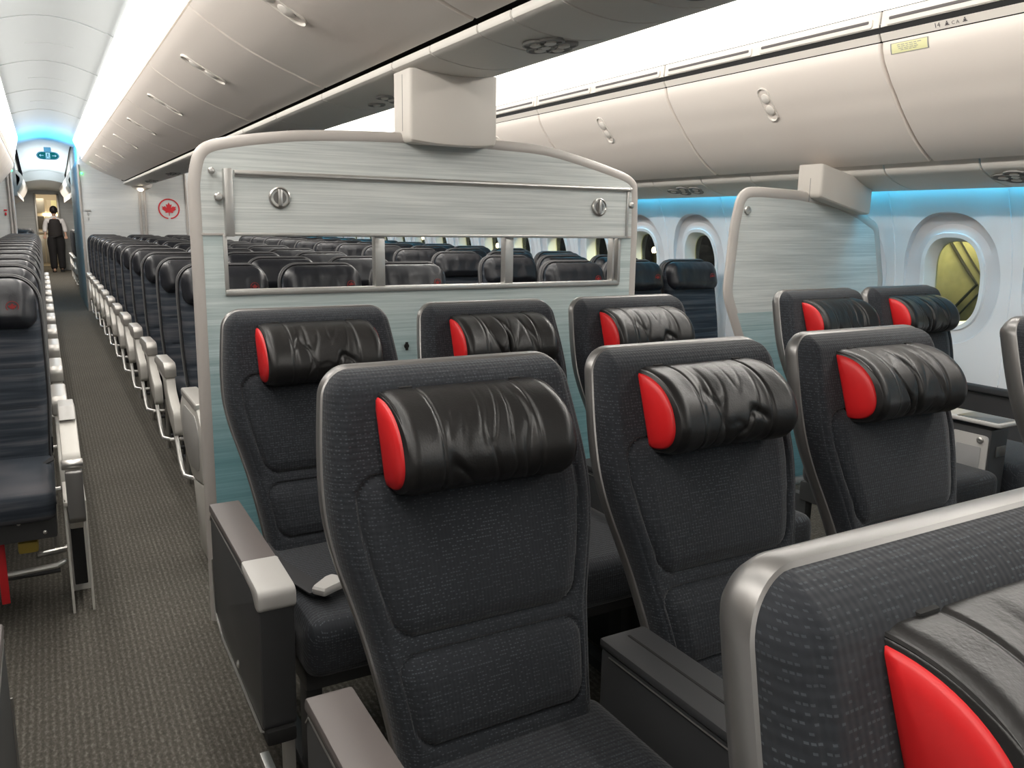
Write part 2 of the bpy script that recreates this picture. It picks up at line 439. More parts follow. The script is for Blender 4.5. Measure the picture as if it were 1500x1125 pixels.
def latch(prof, ym, i0, i1, parent, side):
    """oval recess rim with two pads, following the door profile between points i0..i1"""
    P = smoothprof(prof); a = Vector(P[i0]); b = Vector(P[i1]); n = i1-i0
    t = (b-a).normalized(); nn = Vector((t.y, -t.x))*side   # outward
    L = (b-a).length; c = (a+b)/2
    bulge = max((Vector(P[k])-a).dot(nn) for k in range(i0, i1+1))
    def W(u, w, h): q = c+t*u+nn*(h+bulge); return (q.x, ym+w, q.y)
    mb = MB(); rim = []
    K = 28; hl, hw_ = L/2, L*.19
    loop = []
    for k in range(K):
        an = 2*PI*k/K; cc, ss = math.cos(an), math.sin(an)
        u = (hl-hw_)*(1 if cc > 0 else -1)+cc*hw_ if abs(cc) > 1e-6 else 0
        loop.append((u, ss*hw_))
    mb.loops([[W(u, w, -.012) for u, w in loop], [W(u, w, .003) for u, w in loop], [W(u*.97, w*.9, .005) for u, w in loop], [W(u*.93, w*.8, .0) for u, w in loop], [W(u*.93, w*.8, -.012) for u, w in loop]], cap=False)
    f = mb.build('latch', 'bin_trim', parent)
    mb = MB(); mb.loops([[W(u*.93, w*.8, -.012) for u, w in loop], [W(u*.92, w*.79, -.009) for u, w in loop]])
    mb.build('recess', 'psu_dark', f)
    mb = MB()
    for sgn in (-1, 1):
        lp = [(sgn*L*.17+math.cos(2*PI*k/20)*L*.145, math.sin(2*PI*k/20)*L*.14) for k in range(20)]
        mb.loops([[W(u, w, -.01) for u, w in lp], [W(u, w, .002) for u, w in lp], [W(sgn*L*.17+(u-sgn*L*.17)*.75, w*.75, .006) for u, w in lp]])
    mb.build('button', 'bin_trim', f)

def make_bin(prof, y0, y1, th, side, li, yl, right):
    t = empty('overhead_bin', (prof[-1][0], (y0+y1)/2, prof[-1][1]))
    px, pz = prof[-1]; ym = (y0+y1)/2
    pr = [(x-px, z-pz) for x, z in prof]
    mb = MB(); shellstrip(mb, pr, y0-ym+.004, y1-ym-.004, th); d = mb.build('door', 'bin', t)
    latch(pr, yl-ym, li[0], li[1], t, side)
    # trim strip above the door that carries the row number
    if right: tp = [(2.78*s8-px, 1.33+(2.051-1.33)*s8-pz), (2.795*s8-px, 1.33+(2.026-1.33)*s8-pz)]
    else: tp = [(.545-px, 2.185-pz), (.553-px, 2.145-pz)]
    mb = MB(); shellstrip(mb, tp, y0-ym+.003, y1-ym-.003, th*.8, .003); mb.build('label_rail', 'bin_trim', t)
    return t
seams = [3.51+1.38*n for n in range(-4, 8)]
for i in range(len(seams)-1):
    y0, y1 = seams[i], seams[i+1]
    t = make_bin(DOORC, y0, min(y1, YB-.02), .03, 1, (5, 14), (y0+y1)/2+.03, False)
    k = i-2
    if k < 0: lab = 'closed curved centre overhead bin directly above and ahead of the camera'
    else: lab = 'closed curved centre overhead bin over the left aisle, %s from the camera' % ORD[k]
    tag(t, lab, 'overhead bin', 'centre overhead bins along the left aisle')
# left outboard bins (edge of view)
for i in range(len(seams)-1):
    y0, y1 = seams[i], min(seams[i+1], YB-.02)
    prof = [(2*CX-x-2.53+.0, z) for x, z in DOORR]   # placed by mirroring below
    prof = [(2.76-x, z-.03) for x, z in DOORR]
    t = empty('overhead_bin', (prof[-1][0], (y0+y1)/2, prof[-1][1])); px, pz = prof[-1]; ym = (y0+y1)/2
    pr = [(x-px, z-pz) for x, z in prof]
    mb = MB(); shellstrip(mb, pr, y0-ym+.004, y1-ym-.004, -.03); mb.build('door', 'bin', t)
    mb = MB(); shellstrip(mb, [(pr[0][0]+.016, pr[0][1]+.045), (pr[0][0]+.002, pr[0][1]+.006)], y0-ym+.003, y1-ym-.003, -.024, .003); mb.build('label_rail', 'bin_trim', t)
    tag(t, 'closed outboard overhead bin at the left edge of view, %s in its row' % ORD[i], 'overhead bin', 'outboard bins left of the left aisle')
rs = [.774*2.795*s8+1.3365*n for n in range(-3, 9)]
for i in range(len(rs)-1):
    y0, y1 = rs[i], min(rs[i+1], YB-.02)
    if y0 > YB-.3: continue
    yl = (y0+y1)/2
    t = make_bin(DOORR, y0, y1, .03, 1, (7, 17), yl, True)
    t['label'] = ('off-white outboard overhead bin above the right window, %s from the right edge' % ORD[max(i-2, 0)]) if i >= 2 else 'off-white outboard overhead bin forward of the photo edge'
    if i == 3: t['label'] = 'large off-white overhead bin at top right bearing the row 14 sticker'
    t['category'] = 'overhead bin'; t['group'] = 'outboard bins over the right windows'
    if i == 2 or i == 3:
        # small print on the rail and the yellow notice
        pass
    BIN14 = t if abs(y1-.774*2.795*s8) < .01 else (BIN14 if 'BIN14' in globals() else None)
# bin 14: lettering on rail and yellow sticker on the door, near its far end
def on_rail(t, txt, yfar, size, m='text_dark'):
    a = Vector((2.78*s8, 1.33+(2.055-1.33)*s8)); b = Vector((2.795*s8, 1.33+(2.026-1.33)*s8)); up = (a-b).normalized()
    o = b+up*.010; nn = Vector((-up.y, up.x)); 
    if nn.x > 0: nn = -nn
    o = o+nn*.0015
    X = Vector((0,-1,0)); Y = Vector((up.x,0,up.y)); Z = X.cross(Y)
    mt = Matrix.Translation(Vector((o.x, yfar, o.y))-t.location) @ Matrix((X, Y, Z)).transposed().to_4x4()
    return text_mesh('lettering', txt, size, m, t, mt, ext=.0003)
on_rail(BIN14, '14', rs[3]-.235, .026); on_rail(BIN14, 'C A', rs[3]-.305, .018)
mbi = MB()
def rail_pt(h, y):
    a = Vector((2.78*s8, 1.33+(2.055-1.33)*s8)); b = Vector((2.795*s8, 1.33+(2.026-1.33)*s8)); u = (a-b).normalized(); q = b+u*h
    return Vector((q.x-.0016, y, q.y))-BIN14.location
def seat_icon(y):
    for (h0, h1, w0, w1) in ((.010, .020, 0, .010), (.010, .013, -.004, .014), (.021, .026, .003, .008)):
        c = [rail_pt(h0, y-w0), rail_pt(h0, y-w1), rail_pt(h1, y-w1), rail_pt(h1, y-w0)]
        mbi.loops([c, [p+Vector((-.0008,0,0)) for p in c]])
seat_icon(rs[3]-.282); seat_icon(rs[3]-.352)
mbi.build('seat_symbol', 'text_dark', BIN14, smooth=False)
for k, tx in ((4, '13'), (5, '12'), (6, '11')):
    pass
# sticker
P = smoothprof(DOORR)
def door_pt(idx, y, d=.0): 
    i = int(idx); fr = idx-i; a = Vector(P[i]); b = Vector(P[i+1]); q = a.lerp(b, fr); t_ = (b-a).normalized(); n_ = Vector((t_.y, -t_.x))
    if n_.x > 0: n_ = -n_
    q = q+n_*d; return Vector((q.x, y, q.y))-BIN14.location
def door_patch(i0, i1, ya, yb, d, thick, K=6):
    top = []; 
    L_ = [[door_pt(i0+(i1-i0)*k/K, yy, dd) for yy, dd in ((ya, d), (yb, d), (yb, d+thick), (ya, d+thick))] for k in range(K+1)]
    return L_
ys = rs[3]-.045
mb = MB(); mb.loops(door_patch(1.2, 4.6, ys, ys-.165, .0008, .0008)); st = mb.build('sticker', 'sticker', BIN14)
mb = MB()
for (a, b, c, d_) in ((1.2, 1.36, 0, .165), (4.44, 4.6, 0, .165), (1.2, 4.6, 0, .005), (1.2, 4.6, .16, .165)):
    mb.loops(door_patch(a, b, ys-c, ys-d_, .0016, .0006))
for r, (c, d_) in enumerate(((.03, .135), (.032, .132), (.036, .13), (.045, .12))):
    x = c
    while x < d_-.012:
        w = .012+.008*((r*7+int(x*1000)) % 3)/2; mb.loops(door_patch(1.9+.55*r, 2.1+.55*r, ys-x, ys-min(x+w, d_), .0016, .0005, 1)); x += w+.004
mb.build('notice_print', 'text_grey', st)

# dark core behind the bins so that the gaps read black
def core(name, pts, y0=YF, y1=YB-.01):
    mb = MB(); mb.loops([[(p[0], y, p[1]) for p in pts] for y in (y0, y1)]); return struct(mb.build(name, 'black', smooth=False))
core('trim_3', [(.60,2.16),(.66,2.11),(.80,2.03),(.95,1.97),(1.07,1.93),(1.075,1.895),(1.46,1.895),(1.46,1.93),(1.58,1.97),(1.73,2.03),(1.87,2.11),(1.93,2.16),(1.90,2.6),(.62,2.6)])
rc = [(x+.045, z+.03) for x, z in DOORR]
core('trim_4', [(3.05,2.15)]+rc[1:]+[(3.46,1.66),(3.80,1.66),(4.0,1.80),(4.0,2.6),(3.05,2.6)])
core('trim_5', [(2.76-x, z) for x, z in [(3.05,2.12)]+rc[1:]+[(3.46,1.63),(4.0,1.70),(4.0,2.6),(3.05,2.6)]])
mb = MB(); mb.box(3.006, 3.03, YF, YB-.02, 2.111, 2.145); struct(mb.build('trim_12', 'black', smooth=False))
# right-hand door faces of the centre bins (only their outline closes the block)
mb = MB(); shellstrip(mb, [(2*CX-x, z) for x, z in DOORC], YF, YB-.02, -.03); struct(mb.build('trim_6', 'bin'))
# reveal panels between bin top and cove
mb = MB(); shellstrip(mb, [(.558,2.215),(.548,2.19)], YF, YB-.02, .03, .002); struct(mb.build('trim_7', 'bin_trim'))
mb = MB(); shellstrip(mb, [(1.972,2.215),(1.982,2.19),(1.98,2.14)], YF, YB-.02, -.03, .002); struct(mb.build('trim_7', 'bin_trim'))
# vent panels over the right outboard bins
VP = [(3.006,2.195),(3.004,2.17),(3.000,2.134)]
def yv(i, f): return rs[i]+f*(rs[i+1]-rs[i])
for i in range(len(rs)-1):
    if rs[i] > YB-.3: continue
    y0, y1 = rs[i], min(rs[i+1], YB-.02); ym = (y0+y1)/2
    t = empty('vent_panel', (3.0, ym, 2.16))
    mb = MB(); shellstrip(mb, [(x-3.0, z-2.16) for x, z in VP], y0-ym+.003, y1-ym-.003, .03, .003); mb.build('panel', 'bin_trim', t)
    for (a, b) in ((.035, .47), (.53, .965)):
        ya, yb = y0+(y1-y0)*a-ym, y0+(y1-y0)*b-ym
        mb = MB(); lp = round_poly([(ya-.015,-.024),(yb+.015,-.024),(yb+.015,.012),(ya-.015,.012)], .012)
        slab(mb, lp, -.006, .004, 'yz', .003); fr = mb.build('vent_frame', 'bin_trim', t)
        mb = MB(); lp = round_poly([(ya,-.006),(yb,-.006),(yb,.006),(ya,.006)], .005); slab(mb, lp, -.0085, -.004, 'yz', .001); mb.build('slot', 'text_dark', fr)
    tag(t, 'white air vent panel with two dark slots above right bins, %s from the right edge' % ORD[max(0, i-2)], 'vent', 'air vent panels over the right bins')

# passenger service panels under the centre bins and the right bins
PC = [(1.088,1.872),(1.090,1.850),(1.127,1.837),(1.20,1.825),(1.265,1.821),(1.33,1.825),(1.403,1.837),(1.44,1.850),(1.442,1.872)]
PR = [(3.452,1.655),(3.458,1.632),(3.478,1.597),(3.515,1.578),(3.555,1.562),(3.60,1.548),(3.64,1.539),(3.69,1.532),(3.735,1.528)]
def psu_row(prof, ys, th, lights, label, group):
    for i in range(len(ys)-1):
        y0, y1 = ys[i], ys[i+1]; ym = (y0+y1)/2; px, pz = prof[4]
        t = empty('service_panel', (px, ym, pz))
        mb = MB(); shellstrip(mb, [(x-px, z-pz) for x, z in prof], y0-ym+.0015, y1-ym-.0015, th, .003); mb.build('panel', 'psu', t)
        if lights(i):
            a = Vector(prof[3]); b = Vector(prof[5]); tt = (b-a).normalized(); nn = Vector((tt.y, -tt.x))
            if nn.y > 0: nn = -nn
            W = Vector((tt.x, 0, tt.y)); Nn = Vector((nn.x, 0, nn.y)); Yv = Vector((0,1,0))
            w = (b-a).length
            spots = [(-.35, -.28, .034), (.35, -.22, .034), (-.62, .02, .032), (-.1, .06, .028), (.55, .12, .034), (.0, .34, .034)]
            for k, (u, v_, r) in enumerate(spots):
                c = W*u*w*.55+Yv*v_*(y1-y0)*.8+Nn*.002
                def ring(rr, h): return [c+W*math.cos(2*PI*q/18)*rr+Yv*math.sin(2*PI*q/18)*rr*1.5+Nn*h for q in range(18)]
                m2 = MB(); m2.loops([ring(r, -.004), ring(r, .003), ring(r*.85, .004), ring(r*.8, .0)]); g = m2.build('reading_light' if k % 2 else 'air_nozzle', 'psu_dark', t)
                m2 = MB(); m2.loops([ring(r*.42, .0), ring(r*.42, .005), ring(r*.3, .007)]); m2.build('nozzle', 'psu', g)
        tag(t, label % ORD[min(i, 14)], 'service panel', group)
ysC = [.35, 1.0, 1.55, 1.72, 1.95, 2.14, 2.46, 2.78, 3.6, 4.4, 5.2, 6.0, 6.8, 7.6, 8.4, 9.2, 10.0, 11.0, 12.2, 13.55]
psu_row(PC, ysC[:8], .02, lambda i: i in (1, 4), 'grey service panel under centre bins ahead of the partition, %s from the camera', 'service panels under the centre bins, forward')
psu_row(PC, ysC[7:], .02, lambda i: i % 2 == 0, 'grey service panel under centre bins, %s behind the partition', 'service panels under the centre bins, aft')
psu_row(PC, [-3.1, -2, -1, -.1, .35], .02, lambda i: False, 'grey service panel under centre bins behind the camera, %s', 'service panels under the centre bins, behind')
ysR = [-1.5, -.3, .8, 1.25, 1.72, 1.90, 2.14, 2.6, 3.02, 3.45, 3.85]
psu_row(PR, ysR, .02, lambda i: i in (4, 5), 'grey service panel under right bins, %s back from the right edge', 'service panels under the right bins, forward')
psu_row(PR, [3.85, 4.3, 4.75, 5.2, 6.0, 6.8, 7.6, 8.4, 9.2, 10., 11., 12.2, 13.55], .02, lambda i: i % 3 == 0, 'grey service panel under right bins, %s behind the window divider', 'service panels under the right bins, aft')

# ---- right side wall with windows
def xw(z):
    T = [(0,3.86),(.3,3.915),(.6,3.94),(.9,3.945),(1.1,3.94),(1.25,3.915),(1.36,3.885),(1.48,3.84),(1.60,3.78),(1.8,3.66)]
    for (a, p), (b, q) in zip(T, T[1:]):
        if z <= b: return p+(q-p)*smooth(0, 1, (z-a)/(b-a))*.5+(q-p)*(z-a)/(b-a)*.5
    return 3.66
WC, WP = 2.52, .612      # first window centre and spacing
def window_panel(yc, n):
    K = 72; rings = []
    def ell(hy, hz, e, cz, d, cyo=0):
        out = []
        for k in range(K):
            a = 2*PI*k/K; c, s = math.cos(a), math.sin(a)
            y = hy*(abs(c)**(2/e))*(1 if c >= 0 else -1)+cyo; z = cz+hz*(abs(s)**(2/e))*(1 if s >= 0 else -1)
            dd = d(z) if callable(d) else d
            out.append((xw(z)+dd, yc+y, z))
        return out
    def rect():
        out = []
        for k in range(K):
            a = 2*PI*k/K; c, s = math.cos(a), math.sin(a); m_ = max(abs(c), abs(s)); 
            y = (WP/2-.001)*c/m_; z = (1.115+ .485*s/m_) if s > 0 else (1.115+.515*s/m_)
            out.append((xw(z), yc+y, z))
        return out
    wall = [rect(), ell(.262, .335, 2.3, 1.10, 0), ell(.255, .327, 2.3, 1.10, 0)]
    mb = MB(); mb.loops(wall, cap=False); 
    o = mb.build('window_%d' % n, 'wall', ang=60); struct(o)
    deep = lambda z: .004+.030*smooth(.95, 1.38, z)
    mb = MB(); mb.loops([ell(.255, .327, 2.3, 1.10, 0), ell(.249, .321, 2.3, 1.10, deep), ell(.21, .28, 2.4, 1.09, lambda z: .012+.026*smooth(.95, 1.38, z)), ell(.175, .245, 2.6, 1.085, .022)], cap=False)
    mb.build('window_scoop', 'reveal', o, ang=18)
    mb = MB(); mb.loops([ell(.175, .245, 2.6, 1.085, .022), ell(.170, .240, 2.6, 1.085, .012), ell(.150, .220, 2.7, 1.085, .012), ell(.145, .215, 2.7, 1.085, .022), ell(.132, .203, 2.8, 1.085, .085), ell(.128, .199, 2.8, 1.085, .095)], cap=False)
    mb.build('window_frame', 'glass_frame', o, ang=40)
    g = ell(.134, .205, 2.8, 1.085, .088)
    mb = MB(); mb.add(g+[(p[0]+.004, p[1], p[2]) for p in g], [list(range(K)), list(range(K, 2*K))]+[[k, (k+1) % K, K+(k+1) % K, K+k] for k in range(K)])
    mb.build('window_pane', 'glass', o)
n = 1
for i in range(-7, 18):
    window_panel(WC+WP*i, n); n += 1
# seam beads between panels, dark lower wall, strip above
for k, i in enumerate(range(-7, 18)):
    y = WC+WP*(i-.5); mb = MB(); mb.tube([(xw(z)-.001, y, z) for z in [.61+.05*j for j in range(20)]], .004, 6); struct(mb.build('trim_8', 'wall'))
lo = [(xw(z), z) for z in (0, .15, .3, .45, .58)]
mb = MB(); mb.loops([[(p[0], y, p[1]) for p in lo+[(4.1,.58),(4.1,0)]] for y in (YF, YB)]); struct(mb.build('wall_right', 'dado'))
mb = MB(); lp = round_poly([(xw(.58)-.03,.565),(xw(.6)+.02,.565),(xw(.62)+.02,.60),(xw(.6)-.03,.60)], .01); mb.loops([[(p[0], y, p[1]) for p in lp] for y in (YF, YB)]); struct(mb.build('baseboard_right', 'dado'))
mb = MB(); mb.loops([[(p[0], y, p[1]) for p in [(xw(1.6)+.0,1.6),(xw(1.6)+.0,1.62),(3.76,1.66),(4.05,1.66),(4.05,1.6)]] for y in (YF, YB)]); struct(mb.build('wall_right_top', 'wall'))
mb = MB(); mb.box(4.06, 4.1, YF, YB, .5, 1.0); 
# blue wash light strip hidden above the service panels' edge
mb = MB(); mb.box(3.742, 3.765, YF+.05, YB-.1, 1.575, 1.585); tag(mb.build('wall_wash_light', 'blue_led'), 'blue light strip washing the top of the right window wall', 'light')
# other enclosing walls
mb = MB(); mb.box(-1.75, -1.6, YF, YB, 0, 2.6); struct(mb.build('wall_left', 'wall', smooth=False))
mb = MB(); mb.box(-1.75, 4.2, YF-.1, YF, 0, 2.7); struct(mb.build('wall_front', 'lam_far', smooth=False))
# outside: hangar-like apron wall with lit engine cowl, far from the glass
M['cowl'] = mat('olive_lit_cowling', (.30,.28,.15), .3)
N_, L_, b_n = nodes(M['cowl'])
f_ = noise_n(N_, L_, coords(N_, L_, (1,2,2)), 3, 4); L_.new(ramp(N_, L_, f_, [(.35, (.20,.20,.12)), (.65, (.36,.34,.20))]), b_n.inputs['Base Color'])
t = empty('jet_engine', (6.3, 1.9, .0))
mb = MB(); mb.lathe([(.55,-2.2),(.85,-2.1),(1.0,-1.2),(1.04,0),(.95,1.2),(.75,2.0),(.5,2.3)], (0,1.2,1.0), 'y', 48); mb.build('engine_cowl', 'cowl', t)
mb = MB(); mb.tube([(-1.045*math.cos(a), 1.27+abs(a)*.9, 1.0+1.045*math.sin(a)) for a in [-.7+.07*k for k in range(21)]], .010, 6); mb.tube([(-1.045*math.cos(a), 1.20+abs(a)*.9, 1.0+1.045*math.sin(a)) for a in [-.7+.07*k for k in range(21)]], .006, 6); mb.build('panel_seam', 'black', t)
mb = MB(); mb.box(-.1, 2.5, 1.0, 4.6, 1.9, 2.1, .05); mb.build('engine_pylon', 'cowl', t)
tag(t, 'olive-lit aircraft engine cowling outside the nearest right window', 'engine')
mb = MB(); mb.box(4.5, 14, -4, 30, -2.6, -2.5); tag(struct(mb.build('floor_outside', 'shell_dark', smooth=False)))
for k, (x, y, z) in enumerate([(7.5, 7.2, .9), (8, 9.8, 1.0), (7.6, 14, .95), (8.2, 19, 1.0), (7.4, 5.0, .75)]):
    t = empty('floodlight_mast', (x, y, -2.5)); mb = MB(); mb.tube([(0,0,0),(0,0,z+2.5)], .04, 8); mb.build('mast', 'shell_dark', t)
    mb = MB(); mb.lathe([(.02,-.05),(.05,-.03),(.05,.03),(.02,.05)], (0,0,z+2.5), 'x', 12); mb.build('lamp_head', 'lamp_bowl', t)
    tag(t, 'yellow apron floodlight seen through a window, %s from the front' % ORD[k], 'floodlight', 'floodlights outside the windows')
def area(name, loc, rot, sx, sy, e, col):
    l = bpy.data.lights.new(name, 'AREA'); l.shape = 'RECTANGLE'; l.size = sx; l.size_y = sy; l.energy = e; l.color = col
    o = bpy.data.objects.new(name, l); o.location = loc; o.rotation_euler = rot; C.objects.link(o); return o
area('apron_flood', (5.0, 4.2, 3.4), (0, math.radians(-22), 0), .8, .8, 210, (1,.93,.70))
for (lx, lz, th, e) in ((.495, 2.30, 48, 30), (2*CX-.495, 2.30, -48, 30), (-.18, 2.28, -48, 30), (2.925, 2.30, 48, 30)):
    l_ = area('cove_lamp', (lx, (YF+YB)/2, lz), (0, math.radians(th), 0), .035, YB-YF-.2, e, (1,.955,.89)); l_.data.spread = math.radians(150)

# ---- far bulkhead, aft zone
def bulk(name, x0, x1, y, z0, z1, m='lam_far', th=.04):
    mb = MB(); mb.box(x0, x1, y, y+th, z0, z1, .004); return struct(mb.build(name, m))
bulk('wall_back', .52, 3.95, YB, 0, 2.6); bulk('wall_back_left', -1.6, -.30, YB, 0, 2.6)
for x in (.52, 1.30, 1.37, 1.95, -.32, -.36): 
    mb = MB(); mb.tube([(x, YB-.01, 0), (x, YB-.01, 2.1)], .018, 8); struct(mb.build('trim_9', 'edge'))
mb = MB(); mb.box(.505, .53, YB+.01, 16.8, 0, 2.15, .004); struct(mb.build('wall_monument', 'teal_edge'))
mb = MB(); mb.box(.53, 1.4, YB+.05, 16.8, 0, 2.5, .004); struct(mb.build('wall_closet', 'lam_far'))
# logo on the bulkhead
t = empty('maple_leaf_emblem', (1.70, YB-.004, 1.505)); a, b = MB(), MB(); rondelle(a, b, 0, -.003, 0, .152)
a.build('leaf', 'logo_red', t, smooth=False); b.build('ring', 'logo_red', t, smooth=False)
tag(t, 'red maple leaf in a red ring on the far bulkhead', 'logo')
t = empty('door_placard', (2.02, YB-.004, 1.40)); mb = MB(); 
for q in ((-.04,.0,.03,.05),(0,-.005,.05,.015),(-.02,.0,.10,.04),(.03,-.06,.02,.03)): mb.box(q[0], q[0]+q[2]*.6, -.004, 0, q[1], q[1]+q[3]*.6)
mb.build('marks', 'logo_red', t, smooth=False); tag(t, 'small red marks on the far bulkhead right of the leaf', 'marking')
t = empty('bulkhead_lamp', (1.33, YB-.10, 1.80)); mb = MB(); mb.lathe([(.10,.06),(.15,.05),(.13,0),(.06,-.03)], (0,0,0), 'z', 20); mb.build('fitting', 'bin_trim', t)
mb = MB(); mb.lathe([(.035,-.03),(.04,-.035),(.02,-.05)], (-.02,-.05,-.0), 'z', 12); mb.build('bulb', 'lamp_bowl', t); tag(t, 'small round ceiling fitting with a lit bulb where bins meet the bulkhead', 'lamp')
for (x, lab) in ((.56, 'green indicator light on the far bulkhead, right of the aisle'), (-.30, 'green indicator light on the left bulkhead')):
    t = empty('indicator_light', (x, YB-.012, 1.98)); mb = MB(); mb.lathe([(.012,0),(.014,-.008),(.006,-.014)], (0,0,0), 'y', 12); mb.build('lens', 'green_led', t); tag(t, lab, 'indicator light')
t = empty('latch_handle', (.60, YB-.005, 1.42)); mb = MB(); mb.box(-.04,.04,-.012,0,.03,.05,.004); mb.box(-.01,.01,-.012,0,-.03,.02,.004); mb.box(-.01,.01,-.012,0,-.10,-.06,.004); mb.build('plate', 'cap', t); tag(t, 'small grey latch plate on the far bulkhead beside the aisle', 'latch')
t = empty('latch_handle', (-.42, YB-.005, 1.40)); mb = MB(); mb.box(-.02,.02,-.012,0,.03,.05,.004); mb.box(-.01,.01,-.012,0,-.03,.01,.004); mb.build('plate', 'logo_red', t); tag(t, 'small red latch marks on the left bulkhead', 'latch')

# aft ceiling, slanting down to the door zone
mb = MB()
sec = [(15.2,2.47,.07),(16.4,2.40,.07),(17.8,2.30,.08),(19.5,2.22,.07),(19.6,2.05,.06),(24.9,2.02,.04)]
mb.loops([[(-.25+.74*k/12, y, z+r*math.sin(PI*k/12)) for k in range(13)]+[(.49, y, z+.3), (-.25, y, z+.3)] for y, z, r in sec]); struct(mb.build('ceiling_aft', 'ceil'))
# exit sign
t = empty('exit_sign', (.176, 15.35, 2.315)); mb = MB(); lp = [(math.cos(a)*(.085 if True else 0)+(.075 if math.cos(a) > 0 else -.075), math.sin(a)*.062) for a in [2*PI*(k+.5)/32 for k in range(32)]]
slab(mb, lp, -.02, .02, 'xz', .008); mb.build('sign_body', 'bin_trim', t)
lp2 = [(x*.88, z*.8) for x, z in lp]; mb = MB(); slab(mb, lp2, -.026, -.019, 'xz', .002); fc = mb.build('sign_face', 'green', t)
mb = MB(); mb.box(-.03,.03,-.029,-.025,-.045,.045,.002); mb.build('centre_panel', 'white_glow', fc)
mb = MB(); mb.lathe([(.010,-.0305),(.010,-.028)], (0,0,.022), 'y', 12); mb.tube([(0,-.03,.012),(-.004,-.03,-.008),(-.018,-.03,-.022),(-.022,-.03,-.036)], .004, 6); mb.tube([(-.004,-.03,-.008),(.012,-.03,-.02),(.020,-.03,-.036)], .004, 6); mb.tube([(-.018,-.03,.004),(0,-.03,.008),(.018,-.03,-.002)], .004, 6); mb.build('running_figure', 'green', fc)
mb = MB()
for s in (-1, 1): mb.tube([(s*.06,-.028,0),(s*.115,-.028,0)], .005, 6); mb.tube([(s*.098,-.028,.016),(s*.118,-.028,0),(s*.098,-.028,-.016)], .005, 6)
mb.build('arrows', 'white_glow', fc); mb = MB(); mb.box(-.05,.05,-.01,.01,.05,.13,.004); mb.build('mount', 'bin_trim', t)
tag(t, 'green exit sign with running figure and arrows hanging over the far left aisle', 'exit sign')
# blue mood light in the far ceiling
area('mood_light', (.15, 14.1, 2.1), (PI, 0, 0), .5, 1.2, 8, (.05,.50,1.0))
# aft bins on either side
for k in range(4):
    y0 = 17.0+1.38*k; 
    for side in (1, -1):
        pr = [(.50,2.16),(.44,2.05),(.44,1.98),(.48,1.88),(.56,1.76),(.66,1.68),(.75,1.66)] if side > 0 else [(-.30,2.16),(-.22,2.05),(-.22,1.98),(-.26,1.88),(-.34,1.76),(-.44,1.68),(-.53,1.66)]
        t = empty('overhead_bin', (pr[3][0], y0+.69, pr[3][1])); p0 = pr[3]
        mb = MB(); shellstrip(mb, [(x-p0[0], z-p0[1]) for x, z in pr], -.685, .685, .05*side, .006); mb.build('door', 'bin_trim', t)
        mb = MB(); mb.box(-.02 if side < 0 else 0, .02 if side > 0 else 0, -.02, .02, -.02, .02); 
        tag(t, 'pale aft overhead bin %s of the aisle beyond the bulkhead, %s in line' % ('right' if side > 0 else 'left', ORD[k]), 'overhead bin', 'overhead bins beyond the far bulkhead')
for x0, x1 in ((.52,1.4), (-1.6,-.32)):
    mb = MB(); mb.box(x0, x1, 16.98, 23, 1.72, 2.6); struct(mb.build('trim_10', 'bin_trim'))
mb = MB(); mb.box(1.4, 1.45, 16.8, 28, 0, 2.6); struct(mb.build('wall_aft_right', 'lam_far')); mb = MB(); mb.box(-1.75, -1.6, YB, 28, 0, 2.6); struct(mb.build('wall_aft_left', 'lam_far'))
# door zone wall with galley opening
bulk('wall_galley', -1.6, -.10, 24.9, 0, 2.3); bulk('wall_galley', .42, 1.4, 24.9, 0, 2.3); bulk('wall_galley', -.10, .42, 24.9, 1.95, 2.3)
for x in (-.10, .42):
    mb = MB(); mb.box(x-.025, x+.025, 24.86, 24.96, 0, 1.97, .006); struct(mb.build('trim_11', 'galley_metal'))
t = empty('galley_unit', (.16, 27.2, 0)); mb = MB(); mb.box(-1.0, 1.0, 0, .5, 0, 2.28); mb.build('carcass', 'galley', t)
for (x0, x1, z0, z1, m) in ((-.35,-.08,1.05,1.4,'galley_dark'),(-.35,-.05,1.5,1.9,'galley_metal'),(.0,.3,1.5,1.85,'galley'),(-.05,.32,1.05,1.4,'galley_metal'),(-.36,.36,.92,.98,'galley_metal'),(-.35,-.12,.1,.88,'galley_metal'),(-.1,.12,.1,.88,'galley_metal'),(.14,.36,.1,.88,'galley_metal')):
    mb = MB(); mb.box(x0, x1, -.03, .0, z0, z1, .008); mb.build('compartment', m, t)
mb = MB(); mb.box(-.1,.25,-.06,-.03,1.42,1.47,.005); mb.build('work_lamp', 'galley_light', t)
mb = MB(); mb.box(.12,.26,-.05,-.03,1.5,1.85,.004); mb.build('notice', 'sticker', t)
tag(t, 'beige galley unit with metal compartments beyond the far doorway', 'galley')
mb = MB(); mb.box(-1.0, 1.3, 24.95, 28, 2.3, 2.35); struct(mb.build('ceiling_galley', 'galley')); mb = MB(); mb.box(-.95, -.9, 24.95, 28, 0, 2.3); struct(mb.build('wall_galley_left', 'galley')); mb = MB(); mb.box(1.2, 1.25, 24.95, 28, 0, 2.3); struct(mb.build('wall_galley_right', 'galley'))
mb = MB(); mb.box(-1.75, 1.5, 28, 28.1, 0, 2.6); struct(mb.build('wall_end', 'lam_far'))
area('galley_lamp', (.16, 26, 2.25), (0,0,0), 1., 1.2, 12, (1,.88,.68))
area('aft_ceiling_lamp', (.15, 21, 1.98), (0,0,0), .25, 5., 30, (1,.93,.84))
area('aft_ceiling_wash', (.15, 17.6, 1.9), (PI,0,0), .3, 3.5, 10, (.85,.95,1))

